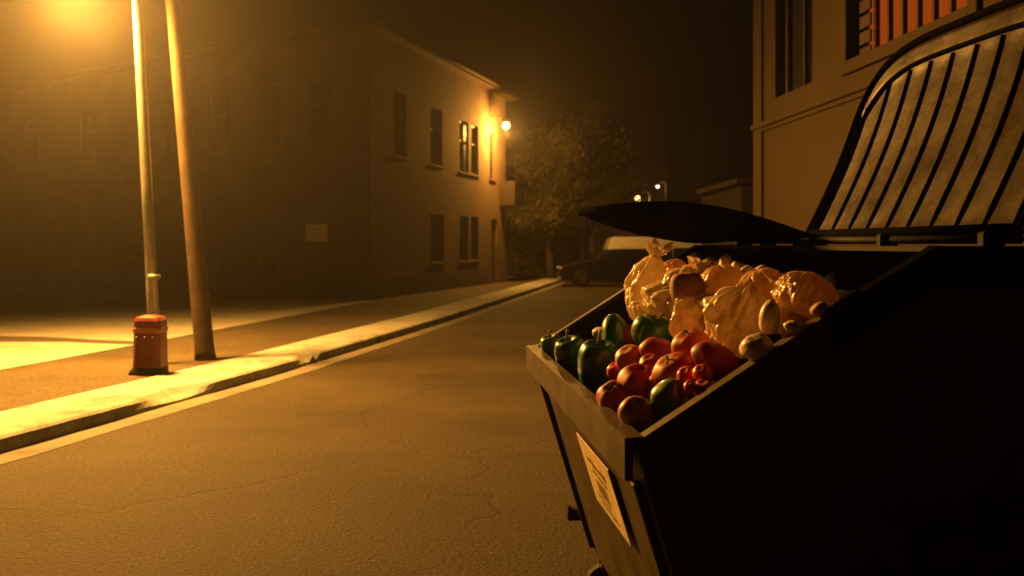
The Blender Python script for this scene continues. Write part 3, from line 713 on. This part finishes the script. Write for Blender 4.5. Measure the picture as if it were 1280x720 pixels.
def pepper(px, py, rx, ry, h, m, label, seed, tilt=(10, -15, 0), lobes=4):
    rx *= 1.2; ry *= 1.14; c = cast(px, py, h); k = c.y/F; r = (rx*k, rx*k, ry*k); t = thing('bell_pepper', label, 'pepper', c, group='green peppers in the dumpster'); M3 = rot(*tilt)
    def fn(d, th, ph):
        lb = 1+.11*abs(math.cos(lobes*(th+seed)/2))**.6*math.sin(ph)-.07
        sq = (abs(math.sin(ph))**.72); z = d.z
        rr = sq*lb*(1.0-.12*(1-math.cos(ph))*.5)*(1+.05*noise.noise(d*1.5+Vector((seed, 3, 1))))
        z = math.copysign(abs(z)**.8, z)-.30*math.exp(-(ph/.33)**2)+.12*math.exp(-((math.pi-ph)/.4)**2)
        return Vector((math.cos(th)*rr, math.sin(th)*rr, z))
    b = MB(); b.ell(c, r, 48, 28, fn, M3); b.build('flesh', m, t)
    b = MB(); z0 = r[2]*.68; q = [Vector((0, 0, z0)), Vector((0, 0, z0+.3*r[2])), Vector((.004, 0, z0+.45*r[2])), Vector((.014, .004, z0+.6*r[2]))]
    b.tube([M3 @ p+c for p in q], [.012, .005, .0045, .006], 8); b.build('stalk', M['stem'], t)
    return t
def lumpy(name, px, py, rx, ry, h, m, label, cat, seed, tilt=(0, 0, 0), asp=1.0, amp=.12, group=None, dy=1.0, part='flesh'):
    c = cast(px, py, h); k = c.y/F; r = (rx*k, rx*k*dy, ry*k); M3 = rot(*tilt)
    def fn(d, th, ph): return d*(1+amp*noise.noise(d*1.3+Vector((seed*3.1, 1, 0)))+amp*.4*noise.noise(d*4+Vector((seed, 2, 0))))
    b = MB(); b.ell((0, 0, 0), r, 32, 22, fn, M3); o = b.build(name, m); o.location = c; tag(o, label, cat, group); return o
# peppers
pepper(690, 433, 12.5, 14, -.035, M['pepper2'], 'small pale green pepper at the far front corner of the dumpster', 1)
pepper(715, 446, 18, 24, -.045, M['pepper'], 'glossy green pepper, second from the far front corner', 2, (5, -18, 20))
pepper(748, 459, 23, 32, -.045, M['pepper'], 'largest dark green pepper, next to the tomatoes', 3, (8, -10, 50))
pepper(770, 426, 29, 14, -.05, M['pepper'], 'dark green pepper lying on its side behind the largest pepper', 4, (80, 20, 70))
pepper(817, 417, 24, 19, -.02, M['pepper'], 'green pepper tucked under the front edge of the plastic bags', 5, (15, 15, 10))
pepper(838, 499, 22, 20, -.03, M['pepper2'], 'lone green pepper resting against the near side rail', 6, (60, 40, 30))
lumpy('yellow_pepper', 757, 419, 17, 9, -.02, M['onion'], 'yellowish pepper end above the dark sideways pepper', 'pepper', 4, (0, 20, 0), group='green peppers in the dumpster')
# tomatoes
tomato(788, 449, 17.5, 16, -.01, M['tomato2'], 'half ripe yellow and orange tomato touching the largest green pepper', 1, (20, -25, 0))
tomato(823, 438, 21, 14, -.02, M['tomato'], 'wide red tomato below the pepper under the bags', 2, (10, 10, 0))
tomato(864, 432, 22.5, 18.5, .0, M['tomato'], 'big bright red tomato in front of the plastic bags', 3, (15, -20, 0))
tomato(841, 461, 24, 15, -.005, M['tomato'], 'broad red tomato in the middle of the tomatoes', 4, (12, -30, 0))
tomato(799, 478, 24, 20, -.02, M['tomato'], 'red tomato wedged between the half ripe one and the front pair', 5, (20, 0, 0))
tomato(768, 497, 20, 18, -.02, M['tomato'], 'red tomato against the front rim below the largest pepper', 6, (30, -20, 0))
tomato(795, 516, 19.5, 18, -.012, M['tomato2'], 'nearest tomato, in the near front corner of the dumpster', 7, (20, -20, 40))
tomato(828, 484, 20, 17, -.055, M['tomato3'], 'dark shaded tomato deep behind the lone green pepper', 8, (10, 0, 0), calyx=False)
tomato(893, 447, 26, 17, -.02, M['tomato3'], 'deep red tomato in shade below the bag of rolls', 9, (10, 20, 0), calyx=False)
tomato(771, 464, 11, 11, -.035, M['cherry'], 'small orange red tomato peeping out under the half ripe tomato', 10, calyx=False)
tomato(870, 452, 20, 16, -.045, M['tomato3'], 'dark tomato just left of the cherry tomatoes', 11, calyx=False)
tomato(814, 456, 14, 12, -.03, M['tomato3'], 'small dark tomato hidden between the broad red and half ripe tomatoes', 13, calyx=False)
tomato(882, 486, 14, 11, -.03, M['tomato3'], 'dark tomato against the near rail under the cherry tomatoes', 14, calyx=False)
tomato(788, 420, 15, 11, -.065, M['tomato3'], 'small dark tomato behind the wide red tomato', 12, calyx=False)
for i, (x, y, r, l) in enumerate(((859, 470, 11.5, 'left one of three cherry tomatoes by the near rail'), (878, 467, 11, 'right one of three cherry tomatoes by the near rail'), (863, 483, 7.5, 'lowest and smallest of three cherry tomatoes by the near rail'))):
    tomato(x, y, r, r*.95, .0, M['cherry'], l, 20+i, (30, -30, 0), calyx=False, name='cherry_tomato', group='cherry tomatoes by the near rail', lob=.0)

def bag(px, py, rx, ry, h, label, seed, tilt=(0, 0, 0), m='bag', neck=.32, fold=.10, lump=.22, dy=.9, knot=True, freq=2.4, grp='plastic produce bags'):
    rx *= 1.1; ry *= 1.06; c = cast(px, py, h); k = c.y/F; r = Vector((rx*k, rx*k*dy, ry*k)); t = thing('plastic_bag', label, 'plastic bag', c, group=grp); M3 = rot(*tilt)
    nu, nv = 128, 96; vs = []; fs = []
    so = Vector((seed*7.3, seed*2.1, 0)); rb = random.Random(seed*11)
    bulges = [Vector((rb.gauss(0, 1), rb.gauss(0, 1), rb.gauss(-.1, .7))).normalized() for _ in range(9)]
    for j in range(nv+1):
        v = j/nv
        if not knot:
            a = math.pi*v; zz = -math.cos(a); rr = math.sin(a)**.85
        elif v < .8:   # body from bottom to neck
            a = math.pi*(v/.8)*.93; zz = -math.cos(a); rr = math.sin(a)**.8 if a < math.pi/2 else max(neck*.35, math.sin(a)**.9)
        else:
            q = (v-.8)/.2; zz = .976+q*(.36 if knot else .1); rr = neck*.35+neck*(1.1*q*q)*(1 if knot else .2)
        for i in range(nu):
            th = 2*math.pi*i/nu; d = Vector((math.cos(th)*rr, math.sin(th)*rr, zz))
            gather = max(0, (zz+.3))
            q_ = Vector((math.cos(th), math.sin(th), zz*.55))
            wp_ = noise.noise_vector(q_*1.3+so)*.5
            f1 = noise.voronoi(Vector((math.cos(th)*2.6, math.sin(th)*2.6, zz*.45))+so+wp_, distance_metric='DISTANCE', exponent=2.5)[0]; f1 = min(.6, f1[1]-f1[0])
            v1 = noise.voronoi(d*2.1+so+wp_)[0]; v1 = min(.5, v1[1]-v1[0])
            v2 = noise.voronoi(d*5.0+so*2+wp_)[0]; v2 = min(.4, v2[1]-v2[0])
            lm = noise.noise(Vector((math.cos(th)*1.0, math.sin(th)*1.0, zz))*freq*.6+so)
            u_ = d.normalized() if d.length > 0 else d
            bl = sum(math.exp(-((u_-bd).length/.46)**4) for bd in bulges)
            s_ = .86+lump*lm*.8+fold*(gather if knot else .8)*math.sin(math.pi*min(1, v*1.02))**.5*(f1-.25)*2.6+.13*(v1-.2)+.06*(v2-.15)+(lump*.7+.08)*min(1.2, bl)+.02*noise.noise(d*14+so)
            ff = 1+(.28*noise.noise(Vector((math.cos(th)*4, math.sin(th)*4, zz*3))+so) if (v > .84 and knot) else 0)
            p = Vector((d.x*s_*ff*r.x, d.y*s_*ff*r.y, (zz*(1+.12*lm)+(.22*noise.noise(Vector((math.cos(th)*2.5, math.sin(th)*2.5, 7))+so) if v > .9 and knot else 0))*r.z))
            vs.append(M3 @ p+c)
    for j in range(nv):
        for i in range(nu): fs.append((j*nu+i, j*nu+(i+1)%nu, (j+1)*nu+(i+1)%nu, (j+1)*nu+i))
    b = MB(); b.add(vs, fs, True)
    b.build('film', M[m], t)
    if knot:
        b = MB(); z0 = r.z*.99; pts = []
        for i in range(17):
            a = 2*math.pi*i/16; pts.append(M3 @ Vector((math.cos(a)*neck*.42*r.x, math.sin(a)*neck*.42*r.y, z0+.004*math.sin(3*a)))+c)
        b.tube(pts, .0045, 6); b.build('knot', M[m], t)
    return t
bag(808, 362, 24, 40, .02, 'tall pale bag with a twisted top at the far end of the bags', 1, (6, 14, 0), neck=.5, fold=.16)
bag(818, 393, 27, 22, -.01, 'low crumpled pale bag just behind the green peppers', 2, (10, 25, 20), fold=.14, lump=.3, knot=False)
bag(858, 368, 33, 32, .02, 'wide pale bag cradling the round brown loaf', 3, (-15, 30, 0), fold=.1, lump=.12, neck=.4)
bag(868, 398, 26, 32, .02, 'folded pale bag leaning between the brown loaf and the tomatoes', 4, (15, 42, 0), fold=.18, neck=.3, knot=False)
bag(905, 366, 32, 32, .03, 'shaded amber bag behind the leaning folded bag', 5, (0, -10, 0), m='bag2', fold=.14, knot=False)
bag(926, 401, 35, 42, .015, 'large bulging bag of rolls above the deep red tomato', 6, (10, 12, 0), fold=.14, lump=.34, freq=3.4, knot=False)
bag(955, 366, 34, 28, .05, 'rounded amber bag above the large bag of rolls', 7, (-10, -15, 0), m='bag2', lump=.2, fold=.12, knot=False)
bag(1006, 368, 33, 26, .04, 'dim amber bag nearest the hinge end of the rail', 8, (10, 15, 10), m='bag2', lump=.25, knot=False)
bag(905, 343, 44, 16, -.005, 'flattened pale bag under the raised black lid', 9, (0, 8, 10), fold=.16, lump=.3, knot=False)
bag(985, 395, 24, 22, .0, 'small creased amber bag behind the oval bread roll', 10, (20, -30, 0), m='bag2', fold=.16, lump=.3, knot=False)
bag(930, 412, 62, 40, -.07, 'broad slack pale bag spread beneath the other bags', 12, (0, 12, 10), fold=.1, lump=.3, knot=False)
bag(880, 380, 60, 36, -.05, 'long pale bag filling the middle under the loaf', 13, (0, 10, 0), fold=.1, lump=.3, knot=False)
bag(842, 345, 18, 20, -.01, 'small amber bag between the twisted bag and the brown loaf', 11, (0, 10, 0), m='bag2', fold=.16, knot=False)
lumpy('brown_loaf', 860, 362, 24, 22, .115, M['bread'], 'round brown loaf resting on a pale bag', 'bread', 1, (0, 20, 0), amp=.10, dy=.8)
GR = 'pale onions among the bags'
for i, (x, y, rx, ry, h, l) in enumerate(((868, 326, 8, 10, .06, 'pale onion nearest the far end under the raised lid'), (888, 331, 8, 11, .06, 'pale onion directly behind the brown loaf'),
        (906, 331, 8, 13, .065, 'tallest pale onion in the row under the raised lid'), (921, 335, 7, 8, .06, 'small pale onion beside the tallest onion'),
        (934, 341, 10, 9, .055, 'round pale onion behind the rounded amber bag'), (953, 338, 9, 7, .05, 'last pale onion of the row towards the open lid'),
        (991, 408, 11, 7, .03, 'bright pale onion lying on the near rail'), (980, 355, 9, 7, .075, 'pale onion between the two amber bags'))):
    lumpy('onion', x, y, rx, ry, h, M['onion'], l, 'onion', i+2, (0, 15*((i%3)-1), 20*i), amp=.16, group=GR, dy=1.0)
lumpy('potato', 945, 434, 20, 17, .015, M['onion'], 'large pale potato lying against the near rail beside the bag of rolls', 'potato', 3, (0, -30, 0), amp=.14)
GB = 'bread rolls in the dumpster'
lumpy('bread_roll', 962, 397, 13, 22, .045, M['onion'], 'upright pale oval bread roll beside the large bulging bag', 'bread roll', 5, (0, 8, 0), amp=.08, group=GB)
lumpy('bread_roll', 1024, 386, 11, 8, .02, M['potato'], 'small bread roll on the rail at the hinge end', 'bread roll', 8, (0, -30, 0), amp=.12, group=GB)
#lumpy('bread_roll', 918, 392, 12, 20, .09, M['onion'], 'pale bread roll bulging out of the large bag', 'bread roll', 11, (0, 25, 0), amp=.1, group=GB)
# heap of scraps carrying everything
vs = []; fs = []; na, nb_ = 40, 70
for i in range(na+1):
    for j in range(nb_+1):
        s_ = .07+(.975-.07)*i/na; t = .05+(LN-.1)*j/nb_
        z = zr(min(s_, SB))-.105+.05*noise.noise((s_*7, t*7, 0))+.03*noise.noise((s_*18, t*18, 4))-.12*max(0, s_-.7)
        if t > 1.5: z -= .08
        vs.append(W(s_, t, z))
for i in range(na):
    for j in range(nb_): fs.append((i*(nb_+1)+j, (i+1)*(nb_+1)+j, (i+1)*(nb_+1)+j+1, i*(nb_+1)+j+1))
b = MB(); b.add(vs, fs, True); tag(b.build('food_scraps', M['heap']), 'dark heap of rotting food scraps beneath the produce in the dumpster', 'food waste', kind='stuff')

# ------------------------------------------------------------------ vehicles
def vehicle(name, label, cat, loc, rz, L, Wd, prof, green, wheels, paint, wr=.30, band=None):
    t = thing(name, label, cat, loc, rz, local=True)
    b = MB(); n = len(prof); rows = []
    ys = [(-Wd/2, .0), (-Wd/2+.07, 1.0), (Wd/2-.07, 1.0), (Wd/2, .0)]
    lay = []
    for (y, inset) in ((-Wd/2, 1), (-Wd/2+.05, 0), (Wd/2-.05, 0), (Wd/2, 1)):
        lay.append([Vector((x*(1 if not inset else .992), y*(1 if z < green else 1-.13*(z-green)/.5), z-(.02 if inset else 0))) for x, z in prof])
    vs = [p for r in lay for p in r]; fs = [list(range(n))[::-1], [3*n+i for i in range(n)]]
    for k in range(3):
        for i in range(n): fs.append((k*n+i, k*n+(i+1)%n, (k+1)*n+(i+1)%n, (k+1)*n+i))
    b.add(vs, fs); b.build('body', paint, t)
    for (x, sgn) in [(x, s) for x in wheels for s in (-1, 1)]:
        y = sgn*(Wd/2-.07)
        b = MB(); b.tube([(x, y-.10*1, wr), (x, y-.08, wr), (x, y+.08, wr), (x, y+.10, wr)], [wr*.93, wr, wr, wr*.93], 24, smooth=False); o = b.build('wheel', M['tyre'], t)
        b = MB(); yy = y+sgn*.102; b.tube([(x, yy-.01, wr), (x, yy+.006, wr)], [wr*.62, wr*.58], 16, smooth=False); b.build('rim', M['rim'], o)
    return t
def glass_quad(t, pts, sgn, Wd, green, name='window', m=M['carglass']):
    b = MB(); f = lambda x, z, e: Vector((x, sgn*(Wd/2*(1 if z < green else 1-.13*(z-green)/.5)+e), z))
    q = [f(x, z, .004) for x, z in pts]; r_ = [f(x, z, -.02) for x, z in pts]; n = len(pts)
    b.add(q+r_, [list(range(n)), [n+i for i in range(n)][::-1]]+[(i, (i+1)%n, n+(i+1)%n, n+i) for i in range(n)]); return b.build(name, m, t)
# car: front at -x
CP = [(-2.02, .28), (-2.06, .52), (-2.0, .70), (-1.75, .82), (-1.0, .93), (-.35, 1.30), (-.1, 1.37), (.75, 1.38), (1.35, 1.27), (1.88, .96), (2.02, .9), (2.06, .5), (2.0, .28),
      (1.62, .26), (1.55, .5), (1.3, .62), (1.05, .5), (.98, .24), (-.95, .24), (-1.02, .5), (-1.25, .62), (-1.5, .5), (-1.57, .26)]
cp = G(760, 358); 
car = vehicle('parked_car', 'dark hatchback parked facing the corner building in front of the white van', 'car', (1.67*1+2.08, 33.7, 0), R(2), 4.1, 1.68, CP, .92, (-1.27, 1.32), M['carpaint'])
for sgn in (-1, 1):
    glass_quad(car, [(-.78, .96), (-.28, 1.29), (.28, 1.31), (.28, .95)], sgn, 1.68, .92)
    glass_quad(car, [(.36, .95), (.36, 1.31), (.78, 1.31), (1.25, 1.2), (1.5, .98)], sgn, 1.68, .92)
    b = MB(); b.box((-1.93, sgn*.62, .66), (.2, .32, .13), Matrix.Rotation(R(-15), 3, 'Y'), bev=.03); b.build('headlight', M['headlight'], car)
    b = MB(); b.box((1.99, sgn*.68, .82), (.1, .22, .16), bev=.02); b.build('taillight', M['taillight'], car)
    b = MB(); b.box((-.62, sgn*.9, 1.0), (.12, .16, .11), bev=.03); b.build('mirror', M['carpaint'], car)
    for x in (.15, 1.0):
        b = MB(); b.box((x, sgn*.845, .86), (.16, .02, .025), bev=.006); b.build('handle', M['dark'], car)
b = MB(); b.box((-2.06, 0, .42), (.04, 1.2, .12), bev=.01); b.build('grille', M['dark'], car)
b = MB(); b.add([(-.98, -.68, .945), (-.98, .68, .945), (-.36, .62, 1.305), (-.36, -.62, 1.305)], [(0, 1, 2, 3)]); b.build('windscreen', M['carglass'], car)
VP_ = [(-2.3, .3), (-2.34, .85), (-2.3, 1.1), (-2.22, 1.45), (-2.12, 1.76), (-1.98, 1.83), (2.15, 1.85), (2.3, 1.76), (2.34, .3), (1.85, .28), (1.75, .55), (1.5, .66), (1.25, .55), (1.15, .26), (-1.15, .26), (-1.25, .55), (-1.5, .66), (-1.75, .55), (-1.85, .28)]
van = vehicle('parked_van', 'white van with dark side windows parked behind the dark hatchback', 'van', (6.05, 36.9, 0), R(1), 4.6, 1.85, VP_, 1.05, (-1.5, 1.5), M['vanpaint'], .33)
for sgn in (-1, 1):
    for a, c, top in ((-2.1, -.75, 1.36), (-.68, .25, 1.40), (.32, 1.2, 1.40), (1.27, 2.2, 1.40)):
        glass_quad(van, [(a, .80), (a, top-.04), (a+.06, top), (c, top), (c, .80)], sgn, 1.85, 1.05)
    b = MB(); b.box((2.3, sgn*.84, 1.62), (.1, .16, .22), bev=.02); b.build('taillight', M['taillight'], van)
    b = MB(); b.box((-2.26, sgn*.72, .82), (.16, .28, .16), bev=.03); b.build('headlight', M['headlight'], van)
    b = MB(); b.box((-2.1, sgn*1.02, 1.2), (.1, .16, .2), bev=.03); b.build('mirror', M['dark'], van)

# ------------------------------------------------------------------ trees
def tree(name, label, x, y, h, cr, trunk_r, seed, zc0, leafm, nleaf, group='trees at the end of the street', ls=.12, spread=1.0):
    rs = random.Random(seed); t = thing(name, label, 'tree', (x, y, 0), group=group)
    b = MB(); base = Vector((x, y, -.05)); lean = Vector((rs.uniform(-.3, .3), rs.uniform(-.3, .3), 0))
    tp = [base, base+Vector((0, 0, h*.12))+lean*.15, base+Vector((0, 0, h*.3))+lean*.5, base+Vector((0, 0, h*.55))+lean, base+Vector((0, 0, h*.85))+lean*1.2]
    b.tube(tp, [trunk_r*1.35, trunk_r, trunk_r*.85, trunk_r*.55, trunk_r*.15], 10)
    tips = []
    for k in range(16):
        z = h*rs.uniform(.22, .75); a = rs.uniform(0, 6.28); s0 = base+Vector((0, 0, z))+lean*min(1, z/h/.55)
        ln = cr*rs.uniform(.55, 1.0)*spread; e = s0+Vector((math.cos(a)*ln, math.sin(a)*ln, h*rs.uniform(.06, .22)))
        mid = (s0+e)/2+Vector((0, 0, h*.03)); b.tube([s0, mid, e], [trunk_r*.35, trunk_r*.2, trunk_r*.06], 6); tips += [mid, e, (mid+e)/2]
        for q in range(2):
            e2 = e+Vector((rs.uniform(-1, 1), rs.uniform(-1, 1), rs.uniform(-.3, .8)))*cr*.3; b.tube([mid, (mid+e2)/2+Vector((0, 0, .1)), e2], [trunk_r*.15, trunk_r*.1, trunk_r*.04], 5); tips.append(e2)
    b.build('trunk', M['bark'], t)
    tips += [base+lean+Vector((rs.uniform(-.3, .3)*cr, rs.uniform(-.3, .3)*cr, h*rs.uniform(.6, .97))) for _ in range(10)]
    l = MB(); vs = []; fs = []
    for k in range(nleaf):
        c = rs.choice(tips); g = Vector((rs.gauss(0, 1), rs.gauss(0, 1), rs.gauss(0, .8)))*cr*.17
        p = c+g
        if p.z < zc0: p.z = zc0+rs.uniform(0, .6)
        a = Vector((rs.gauss(0, 1), rs.gauss(0, 1), rs.gauss(0, 1))).normalized(); u = a.orthogonal().normalized(); v = a.cross(u); s_ = ls*rs.uniform(.6, 1.4)
        o = len(vs); vs += [p-u*s_, p+v*s_*.45, p+u*s_, p-v*s_*.45]; fs.append((o, o+1, o+2, o+3))
    l.add(vs, fs); l.build('crown', leafm, t)
tree('street_tree', 'bushy tree just past the bracket lamp and corner building', 1.7, 40.5, 6.8, 2.0, .16, 1, 1.0, M['leaf2'], 7000)
tree('street_tree', 'taller dark tree above the front of the parked hatchback', 3.3, 43.5, 8.6, 2.3, .2, 2, 1.6, M['leaf'], 9000)
tree('street_tree', 'low dark tree reaching towards the warm distant lamp', 4.1, 47, 5.0, 1.4, .14, 3, 1.4, M['leaf'], 5000)
tree('street_tree', 'slim pale trunked tree left of the bright porch post', 1.1, 45.5, 5.2, 1.7, .11, 4, .5, M['leaf2'], 5000)
tree('street_tree', 'far tree half hidden by the end wall of the corner building', -.6, 55, 7.5, 2.8, .2, 5, .8, M['leaf'], 5000)
def shrub(x, y, w_, h, seed, label):
    rs = random.Random(seed); vs = []; fs = []
    for k in range(2600):
        a = rs.uniform(0, 6.28); q = rs.random()**.5; z = rs.random(); rr = w_/2*q*math.sqrt(max(.05, 1-(z*.95)**2))*(1+.25*noise.noise((a*2, z*3, seed)))
        p = Vector((x+math.cos(a)*rr, y+math.sin(a)*rr*.6, .05+z*h*(1+.2*noise.noise((a, q, seed))))); n_ = Vector((rs.gauss(0, 1), rs.gauss(0, 1), rs.gauss(0, 1))).normalized(); u = n_.orthogonal().normalized(); v = n_.cross(u); s_ = rs.uniform(.05, .1)
        o = len(vs); vs += [p-u*s_, p+v*s_*.5, p+u*s_, p-v*s_*.5]; fs.append((o, o+1, o+2, o+3))
    t = thing('shrub', label, 'shrub', (x, y, 0), group='shrubs below the street trees')
    b = MB(); b.add(vs, fs); b.build('foliage', M['leaf2'], t)
    b = MB()
    for k in range(5): b.tube([(x, y, 0), (x+rs.uniform(-.3, .3)*w_, y+rs.uniform(-.2, .2), h*.8)], [.03, .01], 6)
    b.build('stems', M['bark'], t)
shrub(.5, 42.5, 2.2, 1.9, 1, 'dense shrub beside the end of the corner building')
shrub(2.0, 43.6, 1.8, 1.5, 2, 'lower shrub in the middle under the street trees')
shrub(3.0, 46.0, 1.6, 1.9, 3, 'narrow tall shrub just left of the porch post')

# ------------------------------------------------------------------ haze, world, camera
hz = MB(); hz.box((0, 90, 5), (336, 296, 12.3)); ho = hz.build('haze', None) if False else None
me = bpy.data.meshes.new('haze'); bb = MB(); bb.box((0, 90, 5.6), (344, 304, 13.4))
me.from_pydata([tuple(v) for v in bb.v], [], bb.f); ho = bpy.data.objects.new('haze', me); COL.objects.link(ho); ho['kind'] = 'stuff'
hm = bpy.data.materials.new('haze_air'); hm.use_nodes = True; nt = hm.node_tree; nt.nodes.clear()
out = nt.nodes.new('ShaderNodeOutputMaterial'); pv = nt.nodes.new('ShaderNodeVolumePrincipled'); pv.inputs['Density'].default_value = .00115; pv.inputs['Color'].default_value = (.9, .88, .85, 1); pv.inputs['Anisotropy'].default_value = .78
nt.links.new(pv.outputs[0], out.inputs['Volume']); me.materials.append(hm)

w = bpy.data.worlds.new('World'); S.world = w; w.use_nodes = True; nt = w.node_tree; bg = nt.nodes['Background']
bg.inputs['Color'].default_value = (1.0, .50, .14, 1); bg.inputs['Strength'].default_value = .0015

cam = bpy.data.cameras.new('camera'); co = bpy.data.objects.new('camera', cam); COL.objects.link(co)
co.location = (0, 0, H); co.rotation_euler = (R(90), 0, 0); cam.sensor_width = 36; cam.lens = 36*F/1280; cam.shift_y = -55/1280; cam.clip_start = .05; cam.clip_end = 1500
cam.dof.use_dof = True; cam.dof.focus_distance = 3.2; cam.dof.aperture_fstop = 3.5
S.camera = co
S.view_settings.view_transform = 'Standard'; S.view_settings.look = 'None'; S.view_settings.exposure = 0; S.view_settings.gamma = 1
S.cycles.use_denoising = True; S.cycles.max_bounces = 6; S.cycles.volume_bounces = 0; S.cycles.volume_step_rate = 4; S.cycles.sample_clamp_indirect = 4
S.render.film_transparent = False
